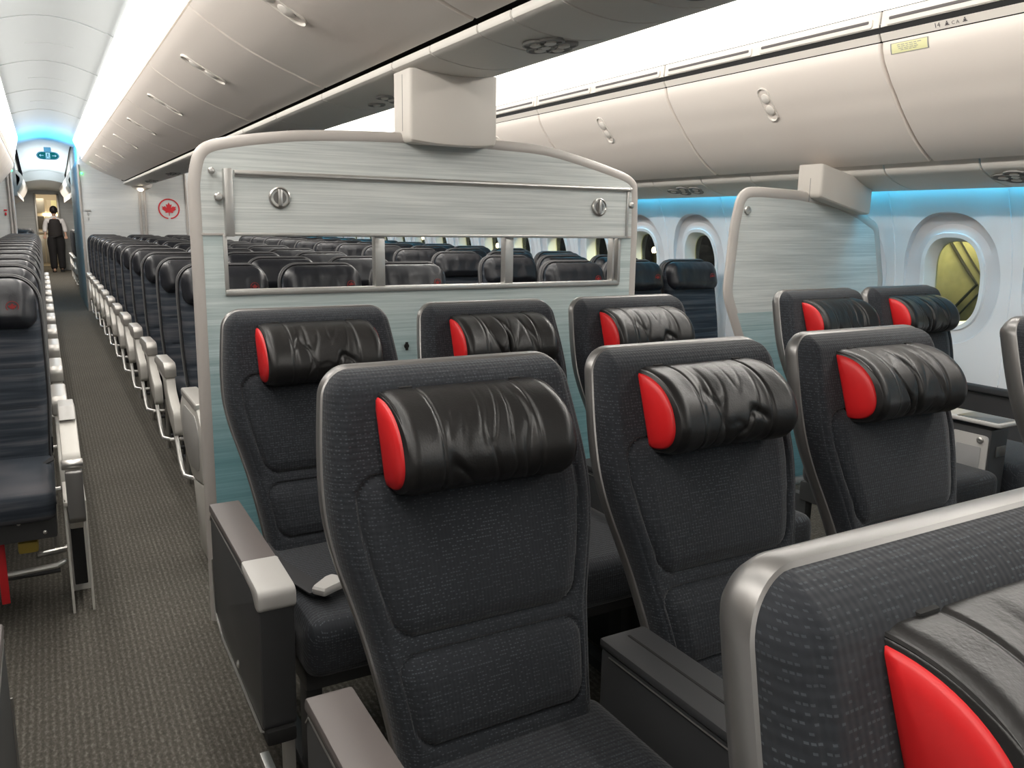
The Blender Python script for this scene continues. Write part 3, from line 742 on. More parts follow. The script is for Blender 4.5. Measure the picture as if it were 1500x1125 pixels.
# ================================================================== PARTITION (centre) and DIVIDER (right)
YP = 2.74
t = empty('cabin_partition', (1.265, YP, 0)); ox = 1.265
outl = [(.416,.0),(.418,.6),(.421,1.44),(.432,1.50),(.447,1.535),(.48,1.556),(.555,1.573),(.66,1.590),(.77,1.603),(.95,1.613),(1.112,1.617),(1.265,1.618),(1.45,1.615),(1.676,1.606),(1.864,1.572),(2.00,1.540),(2.065,1.521),(2.095,1.502),(2.106,1.47),(2.112,1.30),(2.112,.6),(2.112,.0)]
outl = [(x-ox, z) for x, z in outl]
outl = outl[:2]+smoothprof(outl[2:-2], 3)+outl[-2:]
x0, x1, z0, z1 = .497-ox, 2.034-ox, 1.110, 1.291
# board with the see-through slot: four pieces lofted around the hole
def hole_board(mb, outer, hole, y0, y1):
    bm = bmesh.new(); ov = [bm.verts.new((x, 0, z)) for x, z in outer]; hv = [bm.verts.new((x, 0, z)) for x, z in hole]
    es = [bm.edges.new((l[i], l[(i+1) % len(l)])) for l in (ov, hv) for i in range(len(l))]
    bmesh.ops.triangle_fill(bm, edges=es, use_beauty=True)
    r = bmesh.ops.extrude_face_region(bm, geom=list(bm.faces))
    for v in r['geom']:
        if isinstance(v, bmesh.types.BMVert): v.co.y = y1
    for v in ov+hv: v.co.y = y0
    mb.frombm(bm)
hole = [(x0, z0), (x1, z0), (x1, z1), (x0, z1)]
up = [p for p in outl if p[1] > 1.29]
upper = [(outl[0][0]+.004, 1.291)]+up[:-1]+[(outl[-1][0]-.004, 1.291)]
mb = MB(); lp = upper; v0 = inset(lp, .004); mb.loops([[(p[0], -.012, p[1]) for p in v0], [(p[0], .012, p[1]) for p in v0]]); mb.build('upper_board', 'lam', t, smooth=False)
mb = MB()
mb.box(outl[0][0], x0, -.012, .012, 0, 1.288); mb.box(x1, outl[-1][0], -.012, .012, 0, 1.288); mb.box(x0, x1, -.012, .012, 0, z0)
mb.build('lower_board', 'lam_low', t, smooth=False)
mb = MB(); mb.tube([(x, 0, z) for x, z in outl], .016, 12, rx=.022); mb.build('edge_trim', 'edge', t)
mb = MB(); mb.box(outl[0][0]+.015, x0+.0, -.0155, -.011, 1.287, 1.294, .001); mb.box(x1, outl[-1][0]-.015, -.0155, -.011, 1.287, 1.294, .001); mb.build('joint_strip', 'edge', t)
# flap
fx0, fx1, fz0, fz1 = .512-ox, 2.057-ox, 1.296, 1.476
fl = empty('tmp'); bpy.data.objects.remove(fl)
mb = MB(); mb.box(fx0+.012, fx1-.006, -.034, -.013, fz0, fz1, .002); fl = mb.build('fold_flap', 'lam', t, smooth=False)
mb = MB(); mb.tube([(fx0+.02, -.037, fz1+.002), (fx1-.0, -.037, fz1+.002)], .010, 12); mb.build('top_rail', 'metal_rail', fl)
mb = MB(); mb.box(fx0+.012, fx1-.004, -.040, -.012, fz0-.010, fz0+.001, .003); mb.build('bottom_rail', 'metal_rail', fl)
mb = MB(); mb.box(fx0-.012, fx0+.014, -.046, -.013, fz0-.012, fz1+.016, .004); mb.build('side_rail', 'teal_edge', fl).data.materials[0] = M['metal_rail']
mb = MB(); mb.box(fx1-.006, fx1+.004, -.040, -.013, fz0-.006, fz1-.002, .002); mb.build('side_rail', 'metal_rail', fl)
for kx in (.670-ox, 1.916-ox):
    kn = MB(); kn.lathe([(.034,-.036),(.0345,-.041),(.030,-.044),(.027,-.040),(.0,-.0385)], (kx, 0, 1.407), 'y', 28); k_ = kn.build('latch_ring', 'silver', fl)
    kn = MB(); kn.box(kx-.007, kx+.007, -.050, -.038, 1.380, 1.434, .004); kn.build('thumb_turn', 'silver', k_)
    kn = MB(); kn.lathe([(.0265,-.0392),(.0265,-.0396),(.0,-.0398)], (kx, 0, 1.407), 'y', 24); kn.build('recess', 'shell', k_)
for (kx, kz, r) in ((.467-ox, 1.483, .010), (.484-ox, 1.404, .013), (2.072-ox, 1.478, .009), (2.080-ox, 1.417, .012)):
    kn = MB(); kn.lathe([(r*.6,-.012),(r*.6,-.022),(r,-.024),(r*1.05,-.032),(r*.7,-.037),(r*.2,-.038)], (kx, 0, kz), 'y', 18); kn.build('stud', 'silver', t)
# slot frame and mullions
mb = MB()
mb.box(x0-.004, x1+.006, -.022, .022, z0-.012, z0+.006, .003); mb.box(x0-.004, x0+.008, -.02, .02, z0, 1.29, .002); mb.box(x1-.030, x1-.022, -.018, .018, z0+.004, 1.29, .002); mb.box(x1-.006, x1+.008, -.022, .022, z0, 1.29, .002)
mb.build('slot_frame', 'metal_rail', t)
for xm in (1.013-ox, 1.525-ox):
    mb = MB(); mb.box(xm-.018, xm+.018, -.018, .018, z0+.002, 1.29, .004); mb.build('mullion', 'metal_rail', t)
mb = MB(); mb.lathe([(.008,-.012),(.010,-.016),(.006,-.018)], (1.108-ox, 0, .90), 'y', 12); mb.box(1.103-ox, 1.113-ox, -.022, -.014, .885, .915, .003); mb.build('coat_button', 'black', t)
tag(t, 'pale laminate cabin partition with folded flap and see-through slot behind middle seats', 'partition')
# hanging bracket of the centre partition
def bracket(xl, xr, ztop, zb, y0, y1, label, slant=0.):
    t = empty('hanging_bracket', ((xl+xr)/2, (y0+y1)/2, ztop)); cx = (xl+xr)/2; cy = (y0+y1)/2; hw = (xr-xl)/2; n = 14
    L_ = []
    def sec(z, k=0.):
        pts = []; 
        for i in range(n+1):
            a = i/n; x = -hw+k+(2*hw-2*k)*a; pts.append((x, y0-cy+k-.035*math.sin(PI*a)))
        pts += [(hw-k, y1-cy-k), (-hw+k, y1-cy-k)]
        pts = round_poly([pts[0]]+pts[1:n]+[pts[n]]+pts[n+1:], [.012]+[0]*(n-1)+[.012,.006,.006], 4)
        return pts
    def ring(z, k, sl): return [(p[0], p[1], z+(sl if slant or z < -.01 else 0)*(-(p[0]/hw)*slant+.014*(p[0]/hw)**2)) for p in sec(z, k)]
    h = ztop-zb
    rings = [ring(0, 0, 1.0)]+[ring(-h*.5, 0, 1.0), ring(-h+.02, 0, 1), ring(-h+.006, .003, 1), ring(-h, .010, 1)]
    mb = MB(); mb.loops(rings); b = mb.build('bracket_body', 'bracket', t)
    mb = MB(); mb.box(-hw-.0008, -hw+.001, -.008, -.005, -h*.80, -.012, .0003); mb.build('joint_line', 'psu_dark', t)
    mb = MB(); mb.box(-hw-.002, -hw+.004, .005, .03, -h-.005, -h+.03, .001); mb.build('slot', 'text_dark', t)
    tag(t, label, 'bracket')
bracket(1.100, 1.430, 1.838, 1.592, 2.655, 2.80, 'beige hanging bracket joining the middle partition to the centre bins')
YD = 2.90
t = empty('window_divider', (3.4, YD, 0)); ox = 3.4; k = YD/2.72
pts = [(2.66,1.34),(2.640,1.047),(2.80,.72),(2.83,.55),(2.83,.10),(3.62,.10),(3.665,.7),(3.665,1.088),(3.595,1.346),(3.448,1.408),(3.30,1.448),(3.137,1.470),(3.03,1.482),(2.80,1.488),(2.69,1.484)]
W = lambda p: (p[0]*k-ox, 1.33+(p[1]-1.33)*k)
lp = round_poly([W(p) for p in pts], [.02,.05,.08,.05,.02,.02,.02,.02,.03,.02,.02,.02,.02,.03,.07], 6)
mb = MB(); i_ = inset(lp, .012); mb.loops([[(p[0], -.012, p[1]) for p in i_], [(p[0], .012, p[1]) for p in i_]]); mb.build('board', 'lam', t, smooth=False)
zc = W((0,.965))[1]
mb = MB(); mb.box(W((2.70,0))[0], W((3.64,0))[0], -.0125, -.0115, W((0,.72))[1], zc); 
low = [W((2.68,.965)), W((2.80,.72)), W((2.845,.55)), W((2.845,.12)), W((3.60,.12)), W((3.65,.7)), W((3.655,.965))]
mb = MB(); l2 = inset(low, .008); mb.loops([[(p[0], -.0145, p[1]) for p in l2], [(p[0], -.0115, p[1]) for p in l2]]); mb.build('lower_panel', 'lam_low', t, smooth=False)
nL = len(lp); mb = MB(); mb.tube([(p[0], 0, p[1]) for p in lp], .016, 12, rx=.030, closed=True); mb.build('edge_trim', 'edge', t)
c = W((2.715,1.412)); mb = MB(); mb.lathe([(.017,-.013),(.020,-.018),(.017,-.024),(.008,-.026),(.006,-.022),(.0,-.022)], (c[0], 0, c[1]), 'y', 22); mb.build('stud', 'silver', t)
tag(t, 'pale blue-tinted laminate divider beside the right windows behind paired seats', 'divider')
bracket(3.30, 3.68, 1.592, 1.436, 2.815, 2.96, 'beige hanging bracket joining the right window divider to the service panels', slant=.04)

# ================================================================== PREMIUM SEATS
SH = .33
def interp(T, z):
    if z <= T[0][0]: return T[0][1]
    for (a, p), (b, q) in zip(T, T[1:]):
        if z <= b: 
            f = (z-a)/(b-a); return p+(q-p)*f
    return T[-1][1]
PT = [(.40,.180),(.50,.186),(.58,.197),(.66,.211),(.73,.228),(.79,.244),(.85,.253),(.90,.253),(.96,.248),(1.02,.240),(1.10,.228)]
def hwP(z, off=0., top=1.090):
    w = (interp(PT, z-.02)+interp(PT, z)+interp(PT, z+.02))/3+off
    rc = .045+off
    if z > top+off-rc: q = rc-(top+off-z); w = w-rc+math.sqrt(max(0, rc*rc-q*q))
    return w
def dispP(x, z):
    d = 0.; ax = abs(x)
    g = lambda t, w=.0042: math.exp(-(t/w)**2)
    hx = interp(PT, z)
    d1 = sdrr(x*(.19/(hx-.045)), z, 0, .797, .19, .128, .035); d -= .008*g(d1)
    d2 = sdrr(x*(.165/(hx-.03)), z, 0, .572, .165, .068, .035); d -= .008*g(d2)
    if d1 < 0: d += .010*min(1, -d1/.03)
    if d2 < 0: d += .010*min(1, -d2/.03)
    d -= .005*g(ax-(hx-.020), .003) if z > .5 else 0
    d += .003*noise.noise(Vector((x*7, z*7, 3.1)))
    d -= .008*math.exp(-((z-.66)/.05)**2)
    return d
v_, f_ = puff(lambda z: hwP(z), .415, 1.090, .048, .034, 0., SH, nx=96, nz=170, disp=dispP)
me_back = mesh('cushion_back_source', v_, f_, 'fabric'); ME_BACK = me_back.data
ul_ = ME_BACK.uv_layers.new(name='UVMap')
for lp_ in ME_BACK.loops: ul_.data[lp_.index].uv = puff.uv[lp_.vertex_index]
bpy.data.objects.remove(me_back)
def shell_loop(off):
    zs = [.36+(1.09+off-.36)*(.5-.5*math.cos(PI*j/44))*.35+(1.09+off-.36)*(j/44)*.65 for j in range(45)]
    top = [z for z in zs]
    fine = [1.09+off-(.06)*(1-math.sin(PI/2*j/12)) for j in range(13)]
    zs = sorted(set([z for z in zs if z < fine[0]-.004]+fine))
    R1 = [(hwP(z, off), z) for z in zs]; L1 = [(-x, z) for x, z in reversed(R1)]
    return R1+L1
def shellmesh():
    base = shell_loop(.004); mb = MB()
    ring = lambda d, y: [(p[0], y+SH*(p[1]-.45), p[1]) for p in (inset(base, d) if d else base)]
    mb.loops([ring(.010,-.001), ring(.005,-.006), ring(.001,-.004), ring(0,.001), ring(.0,.015), ring(.004,.025), ring(.016,.042), ring(.035,.062), ring(.065,.078)]); return mb
mb = shellmesh(); o = mb.build('s', 'shell'); ME_SHELL = o.data; bpy.data.objects.remove(o)
def headroll(L, zc, h, D, yb, name, shear=SH, wrinkle=1., seed=0.):
    mb = MB(); NU, NP = 150, 60; rings = []
    for i in range(NU+1):
        u = -L+2*L*i/NU; e = L-abs(u); k = 1-.10*(1-min(1, e/.022))**2
        k *= 1-.030*math.exp(-((abs(u)-L*.58)/.0035)**2)
        mid = smooth(L*.60, L*.45, abs(u))
        ring = []
        for j in range(NP+1):
            ph = PI/2-PI*j/NP; c, s = math.cos(ph), math.sin(ph)
            y = -D*(abs(c)**.86); z = (h/2)*(abs(s)**.90)*(1 if s > 0 else -1)
            n1 = noise.noise(Vector((u*13+seed, z*9+u*9, seed))); n2 = noise.noise(Vector((u*22-seed, z*12-u*12, seed+4))); n3 = noise.noise(Vector((u*8+seed*2, z*7, seed+8)))
            w = wrinkle*mid*(.0045*n3-.0055*max(0, 1-abs(n1)*5)**2*(.4+max(0, n3)*2)-.004*max(0, 1-abs(n2)*5)**2*(.3+max(0, -n3)*2))
            kk = (1-.05*mid)*k
            yy = y*kk-(w*c)-.018*(u/L)**2*c
            ring.append((u, yb+yy+shear*(zc+z*k-.45)+(0.012 if j in (0, NP) else 0), zc+z*k-.012*(1-c)*0))
        rings.append(ring)
    mb.loops(rings); return mb
def endcap(L, zc, h, D, yb, side, shear=SH):
    mb = MB(); rings = []
    for q, (sc, du) in enumerate([(.93,-.004),(.93,.002),(.88,.006),(.7,.010),(.35,.013),(.05,.0135)]):
        ring = []
        for j in range(31):
            ph = PI/2-PI*j/30; c, s = math.cos(ph), math.sin(ph)
            y = -D*(abs(c)**.86); z = (h/2)*(abs(s)**.90)*(1 if s > 0 else -1)
            yc = -D*.40; yy = yc+(y*.86-yc)*sc*.95-.018*c*sc*.7; zz = z*sc*.93
            ring.append((side*(L+du), yb+yy+shear*(zc+zz-.45), zc+zz))
        rings.append(ring)
    mb.loops(rings); return mb
HL_, HZ, HH, HD = .155, .978, .162, .100
HEADS = []
for sd in (0., 4.7, 9.3):
    o = headroll(HL_, HZ, HH, HD, -.045, 'h', seed=sd, wrinkle=1.2+.4*(sd > 1)).build('h', 'leather', ang=70); HEADS.append(o.data); bpy.data.objects.remove(o)
def data_obj(name, me, parent): return link(bpy.data.objects.new(name, me), parent)
def once(mb, m, **k): o = mb.build('x', m, **k); d = o.data; bpy.data.objects.remove(o); return d
CAPS = [once(endcap(HL_, HZ, HH, HD, -.045, s), 'red', ang=60) for s in (-1, 1)]
def pipe_ring(side):
    pts = []
    for j in range(31):
        ph = PI/2-PI*j/30; c, s = math.cos(ph), math.sin(ph)
        y = -HD*(abs(c)**.86)*.90-.015*c; z = (HH/2)*(abs(s)**.90)*(1 if s > 0 else -1)*.93
        pts.append((side*(HL_-.004), -.045+y+SH*(HZ+z-.45), HZ+z))
    return once(MB().tube(pts, .0028, 6), 'leather_plain')
PIPES = [pipe_ring(s) for s in (-1, 1)]
def ycush(z): return -.045+SH*(z-.45)
def loopstrap(u):
    z = HZ+HH/2+.004; y = ycush(z); return once(MB().box(u-.012, u+.012, y-.008, y+.004, z-.008, z-.001, .0025), 'black')
STRAPS = [loopstrap(-.105), loopstrap(.105)]
mb = MB(); mb.box(-.222,.222,-.50,.04,.345,.475,.048,5); 
for i, p in enumerate(mb.v): 
    x, y, z = p
    if z > .42: mb.v[i] = (x, y, z+.012*math.cos(x/.222*PI/2)*(1 if y < .0 else .5)+.010*noise.noise(Vector((x*5, y*5, 0))))
ME_CUSH = once(mb, 'fabric_seat', ang=60)
mb = MB(); mb.box(-.20,.20,-.40,.05,.27,.35,.01); 
for sx in (-1, 1):
    for (ya, yb_) in ((-.36,-.30),(.02,.10)): mb.box(sx*.17-.02, sx*.17+.02, ya, yb_, .0, .29, .006)
    mb.box(sx*.17-.022, sx*.17+.022, -.40, .14, .0, .035, .006)
ME_BASE = once(mb, 'shell_dark')
def armbox(parent, sx, rel0=-.51, rel1=.055, leg=True):
    """aisle-side armrest box; sx = -1 left, +1 right"""
    xa, xb = (-.318, -.246) if sx < 0 else (.246, .318)
    xo = xa if sx < 0 else xb; n = sx
    lp = round_poly([(rel0+.012,.262),(rel1+.0,.275),(rel1,.588),(rel0,.575),(rel0-.002,.56)], [.02,.04,.03,.03,.01])
    mb = MB(); slab(mb, lp, xa, xb, 'yz', .006); arm = mb.build('armrest', 'shell_dark', parent)
    lp = round_poly([(rel0+.155,.585),(rel0+.155,.598),(rel1-.004,.606),(rel1+.002,.58)], [.003,.003,.02,.01]); mb = MB(); slab(mb, lp, xa-.002, xb+.002, 'yz', .004); mb.build('top_pad', 'taupe', arm)
    lp = round_poly([(rel0-.006,.545),(rel0-.008,.592),(rel0+.152,.600),(rel0+.152,.572),(rel0+.05,.565),(rel0+.022,.540)], [.012,.022,.003,.004,.02,.012]); mb = MB(); slab(mb, lp, xa-.004, xb+.004, 'yz', .006); mb.build('front_cap', 'cap', arm)
    mb = MB(); x = xo+n*.001; mb.tube([(x, rel0+.15, .572), (x, rel1-.02, .578), (x, rel1-.004, .56)], .0016, 6); mb.tube([(x, rel1+.0, .45), (x, rel1-.01, .30), (x, rel1-.10, .268), (x, rel0+.03, .258), (x+n*-.03, rel0+.012, .256)], .003, 6); mb.build('trim_line', 'silver', arm)
    mb = MB(); mb.lathe([(.009,-.002*n),(.010,.002*n),(.006,.005*n)], (xo, rel0+.26, .30), 'x', 16); mb.build('release_button', 'silver', arm)
    mb = MB(); mb.box(xa+.004, xb-.004, rel0+.0, rel0+.13, .235, .27, .008); mb.build('lower_block', 'black', arm)
    if leg:
        mb = MB(); xm = (xa+xb)/2-n*.02; mb.box(xm-.012, xm+.012, rel0+.02, rel0+.05, .0, .25, .004); mb.box(xm-.012, xm+.012, rel0+.02, rel0+.30, .0, .025, .004); mb.build('leg_rail', 'metal_rail', arm)
    return arm
def belt(parent, flip=1, buckle=(.02,-.20)):
    bx, by = buckle; mb = MB()
    pth = [(-.21,-.02,.495),(-.205,(by-.02)*.4,.497),((bx-.205)/2,(by-.02)*.75,.497),(bx-.02, by+.01, .500)]
    def band(pts, w=.024):
        L_ = []
        for i, p in enumerate(pts):
            a = Vector(pts[max(0, i-1)]); b = Vector(pts[min(len(pts)-1, i+1)]); t_ = (b-a).normalized(); s = Vector((-t_.y, t_.x, 0)).normalized()*w; q = Vector(p)
            L_.append([q-s, q+s, q+s+Vector((0,0,.003)), q-s+Vector((0,0,.003))])
        mb.loops(L_)
    band(pth); band([(.20,-.02,.497),((.2*2+bx)/3, by*.35, .500),((.2+bx*2)/3, by*.7, .500),(bx+.02, by+.02, .502)])
    bl = mb.build('seat_belt', 'belt', parent)
    mb = MB(); lp = round_poly([(-.040,-.018),(.022,-.027),(.040,-.022),(.040,.022),(.022,.027),(-.040,.018)], .006)
    mb.loops([[(p[0]*s_, p[1]*s_, z) for p in lp] for s_, z in ((.95,.0),(1,.004),(1,.013),(.9,.018))])
    a = math.radians(35); ca, sa = math.cos(a), math.sin(a)
    mb.v = [(bx+x*ca-y*sa, by+x*sa+y*ca, .507+z) for x, y, z in mb.v]
    mb.build('buckle', 'cap', bl)
def premium_seat(xc, Yo, label, seed=0, arm=0, buckle=None, name='premium_seat'):
    t = empty(name, (xc, Yo, 0))
    data_obj('back_shell', ME_SHELL, t); data_obj('back_cushion', ME_BACK, t)
    h = data_obj('headrest', HEADS[seed % 3], t)
    for c in CAPS: data_obj('red_side_panel', c, h)
    for c in PIPES: data_obj('piping', c, h)
    for c in STRAPS: data_obj('strap', c, h)
    data_obj('seat_cushion', ME_CUSH, t); data_obj('seat_base', ME_BASE, t)
    if arm: armbox(t, arm)
    if buckle: belt(t, 1, buckle)
    tag(t, label, 'seat', 'charcoal premium seats with red-ended headrests'); return t
YS = lambda yt: yt-.33*.64+.045
R1, R2, R0, RL = YS(1.28), YS(2.28), YS(.385), 1.61
premium_seat(.642, R0-.040, 'charcoal premium seat at bottom right corner, nearest the camera, brushed metal rim', 1, -1)
premium_seat(1.20, R0-.040, 'charcoal premium seat outside the right edge beside the nearest one', 2)
premium_seat(.617, R1, 'charcoal premium seat front and centre, nearest whole seat, aisle place', 0, -1)
premium_seat(1.160, R1, 'charcoal premium seat right of the front centre one, middle place of row', 1)
premium_seat(1.735, R1, 'charcoal premium seat with large red headrest end, right place of front row', 2)
premium_seat(2.62, R1, 'charcoal premium seat cut by the right edge of the photo', 0, 0)
premium_seat(.642, R2, 'charcoal premium seat at left before the partition with loose belt buckle on cushion', 1, -1, (-.135,-.385))
premium_seat(1.22, R2, 'charcoal premium seat mostly hidden behind the front centre seat, under the partition slot', 2)
premium_seat(1.778, R2, 'charcoal premium seat before the right end of the partition', 1)
premium_seat(2.755, R2, 'charcoal premium seat before the window divider, aisle side of the pair', 0, 0)
premium_seat(3.285, R2, 'charcoal premium seat beside the nearest window, right one of the pair', 2, 0, (-.10,-.25))
premium_seat(-.44, RL, 'charcoal premium seat left of the aisle whose armrest edges into lower left', 1, 1)

def console(xc, Yo, x0, x1, y0, y1, zt, label):
    t = empty('centre_console', (xc, Yo, 0))
    mb = MB(); mb.box(x0, x1, y0, y1, .0, zt-.02, .008); mb.build('body', 'shell_dark', t)
    mb = MB(); mb.box(x0-.004, x1+.004, y0-.004, y1, zt-.018, zt, .006); p = mb.build('lid', 'taupe', t); p.data.materials[0] = M['shell_dark']
    mb = MB(); mb.box((x0+x1)/2-.002, (x0+x1)/2+.003, y0+.05, y1-.02, zt-.001, zt+.001); mb.box(x0+.01, x1-.01, y0+.16, y0+.163, zt-.001, zt+.001); mb.build('lid_groove', 'black', p)
    mb = MB(); mb.tube([(x0-.003, y0+.02, zt-.026), (x0-.003, y1-.03, zt-.026)], .0015, 6); mb.build('trim_line', 'silver', t)
    tag(t, label, 'console', 'dark consoles between premium seats'); return t
console(.889, R1, -.048, .048, -.52, .02, .585, 'dark console between the front centre seat and its right neighbour')
console(1.448, R1, -.045, .045, -.52, .02, .585, 'dark console between middle and right seats of the front row')
console(.931, R2, -.048, .048, -.52, .02, .585, 'dark console between the two left seats before the partition')
console(1.50, R2, -.045, .045, -.52, .02, .585, 'dark console between the two right seats before the partition')
console(.92, R0-.040, -.048, .048, -.52, .02, .585, 'dark console beside the nearest seat at the bottom right')
# console with silver tray top and beige recess between the paired window seats
t = empty('centre_console', (3.0, R2, 0)); y0 = -.46
mb = MB(); mb.box(-.055,.055, y0, .10, .0, .625, .010); mb.build('body', 'shell_dark', t)
mb = MB(); mb.box(-.060,.060, y0+.27, .10, .63, .65, .006); mb.build('lid', 'shell', t)
mb = MB(); lp = round_poly([(-.070, y0-.035),(.072, y0-.035),(.072, y0+.22),(-.070, y0+.22)], .02); slab(mb, lp, .640, .655, 'xy', .005); tr = mb.build('tray_top', 'cap', t)
mb = MB(); lp = round_poly([(-.058, y0-.02),(.060, y0-.02),(.060, y0+.14),(-.058, y0+.14)], .012); slab(mb, lp, .6535, .6565, 'xy', .001); mb.build('tray_inlay', 'shell', tr)
mb = MB(); lp = round_poly([(y0+.006,.36),(y0+.15,.36),(y0+.15,.60),(y0+.006,.60)], .018); slab(mb, lp, -.054, -.060, 'yz', .002); pn = mb.build('control_panel', 'cap', t)
mb = MB(); lp = round_poly([(y0+.03,.46),(y0+.125,.46),(y0+.125,.555),(y0+.03,.555)], .006); slab(mb, lp, -.0595, -.0615, 'yz', .0005); mb.build('recess', 'text_grey', pn)
mb = MB(); mb.lathe([(.012,-.060),(.012,-.066),(.007,-.068),(.005,-.064),(.0,-.064)], (0, y0+.035, .582), 'x', 18); mb.build('knob', 'silver', pn)
mb = MB(); mb.box(-.02,.04, y0-.006, y0, .52, .56, .004); mb.build('socket_plate', 'shell', t)
tag(t, 'dark console with silver tray top and beige side recess between the window pair', 'console', 'dark consoles between premium seats')

# ================================================================== ECONOMY SEATS
SE = .21
def hwE(z, w=.206, top=1.115, rc=.085):
    w = w-.012*smooth(.75, .45, z)-.006*smooth(.95, 1.1, z)
    if z > top-rc: q = rc-(top-z); w = w-rc+math.sqrt(max(0, rc*rc-q*q))
    return w
def dE(x, z): return -.006*math.exp(-((z-.66)/.004)**2)-.006*math.exp(-((z-.80)/.004)**2)-.004*math.exp(-((z-.56)/.004)**2)+.006*math.sin(z*9)
v_, f_ = puff(hwE, .42, 1.105, .04, .03, 0., SE, nx=24, nz=70, disp=dE); o = mesh('x', v_, f_, 'econ'); E_BACK = o.data; bpy.data.objects.remove(o)
zs = [.40+(1.05-.40)*j/14 for j in range(14)]+[1.127-.1*(1-math.sin(PI/2*j/10)) for j in range(11)]
R1e = [(hwE(z, .215, 1.127, .092), z) for z in zs]; lpE = R1e+[(-x, z) for x, z in reversed(R1e)]
mb = MB(); rg = lambda d, y: [(p[0], y+SE*(p[1]-.45), p[1]) for p in (inset(lpE, d) if d else lpE)]
mb.loops([rg(.010,.004), rg(.003,-.004), rg(0,.004), rg(0,.045), rg(.006,.058), rg(.03,.066)]); E_SHELL = once(mb, 'econ_side')
mb = MB(); rg2 = lambda d, y: [(p[0]*1.006, y+SE*(p[1]-.45), p[1]+.002) for p in (inset(lpE, d) if d else lpE)]
mb.tube([(p[0]*1.004, .02+SE*(p[1]-.45), p[1]+.001) for p in lpE if p[1] > .5], .004, 6); E_PIPE = once(mb, 'econ_shell')
def hwH(z): 
    top, bot, rc = 1.118, .940, .075; w = .198
    if z > top-rc: q = rc-(top-z); w = w-rc+math.sqrt(max(0, rc*rc-q*q))
    r2 = .05
    if z < bot+r2: q = r2-(z-bot); w = w-r2+math.sqrt(max(0, r2*r2-q*q))
    return w
EH = []
for sd in (1., 6., 12.):
    dd = lambda x, z: .010*math.exp(-((z-.985)/.04)**2)+.006*noise.noise(Vector((x*18+sd, z*11, sd)))+.003*math.sin(x*70+sd*3)*max(0, noise.noise(Vector((x*9, z*9, sd+3))))-.003*math.exp(-((abs(x)-.11)/.004)**2)
    v_, f_ = puff(hwH, .940, 1.118, .058, .055, -.034, SE, nx=44, nz=44, disp=dd); o = mesh('x', v_, f_, 'econ_head', ang=70); EH.append(o.data); bpy.data.objects.remove(o)
mb = MB(); mb.box(-.207,.207,-.49,.03,.385,.487,.04,4); E_CUSH = once(mb, 'econ', ang=60)
mb = MB(); mb.box(-.2,.2,-.24,.06,.33,.39,.01); 
mb.box(-.15,-.12,-.30,.0,.0,.03,.005); mb.box(-.15,-.12,-.26,-.22,.0,.35,.006); mb.box(-.15,-.12,.0,.05,.0,.35,.006); mb.tube([(-.2,-.30,.15),(.2,-.30,.15)], .010, 8); E_BASE = once(mb, 'shell_dark')
def arm_inner(x, w=.016):
    mb = MB(); mb.box(x-w, x+w, -.44, .02, .575, .625, .014, 3); mb.box(x-.012, x+.012, -.04, .04, .40, .60, .006); return once(mb, 'econ_shell')
E_ARM = arm_inner(-.232)
E_ARMR = arm_inner(.232)
FAIR = [(.02,.575),(-.37,.57),(-.40,.50),(-.50,.445),(-.585,.42),(-.595,.315),(-.56,.295),(-.44,.335),(-.33,.39),(-.27,.46),(-.24,.53),(-.02,.54)]
def aisle_arm(sx):
    xc = sx*.243; dy = -.08
    def sh(m_): m_.v = [(p[0], p[1]+dy, p[2]) for p in m_.v]; return m_
    mb = MB(); lp = round_poly([(-.385,.555),(-.39,.61),(-.36,.632),(-.05,.628),(.03,.60),(.03,.575)], [.012,.02,.02,.02,.01,.01]); slab(mb, lp, xc-.029, xc+.029, 'yz', .007); cap = once(sh(mb), 'arm_cap')
    mb = MB(); slab(mb, round_poly(FAIR, .035, 5), xc-.022, xc+.022, 'yz', .006); fair = once(sh(mb), 'arm_white')
    mb = MB(); xt = xc+sx*.005
    mb.tube([(xt,-.48,.30),(xt,-.54,.25),(xt,-.60,.19),(xt,-.66,.155),(xt,-.74,.145),(xt-sx*.03,-.80,.145),(xt-sx*.12,-.82,.145)], .011, 8); mb.tube([(xt-sx*.06,-.40,.0),(xt-sx*.06,-.44,.30)], .012, 8); rail = once(sh(mb), 'metal_rail')
    return cap, fair, rail
AA = {-1: aisle_arm(-1), 1: aisle_arm(1)}
# headrest emblem
def emblem(t, hd):
    a, b = MB(), MB(); z = 1.025; y = -.034-.060+SE*(z-.45)-.004
    rondelle(a, b, .125, y, z, .020, .001, 24); a.build('leaf_mark', 'logo_dull', hd, smooth=False); b.build('ring_mark', 'logo_dull', hd, smooth=False)
    for k, tx in enumerate(('Preferred', 'Préférence')):
        mt = Matrix.Translation((.150, y-.004*k+.0005, z-.036-.013*k)) @ Matrix.Rotation(PI/2, 4, 'X'); text_mesh('lettering', tx, .0125, 'text_grey', hd, mt, 'RIGHT')
def econ_seat(xc, Yo, label, group, seed=0, left=0, right=0, logo=False, full=True):
    """left/right: 0 none, 1 inner arm, 2 aisle arm"""
    t = empty('economy_seat', (xc, Yo, 0))
    data_obj('back_shell', E_SHELL, t); data_obj('back_cushion', E_BACK, t); hd = data_obj('headrest', EH[seed % 3], t)
    data_obj('edge_piping', E_PIPE, t)
    if full: data_obj('seat_cushion', E_CUSH, t); data_obj('seat_base', E_BASE, t)
    for sx, k in ((-1, left), (1, right)):
        if k == 1: data_obj('armrest', E_ARM if sx < 0 else E_ARMR, t)
        if k == 2:
            a, b, c = AA[sx]; q = data_obj('armrest', b, t); data_obj('arm_cap', a, q); data_obj('luggage_bar', c, t)
    if logo: emblem(t, hd)
    tag(t, label, 'seat', group); return t
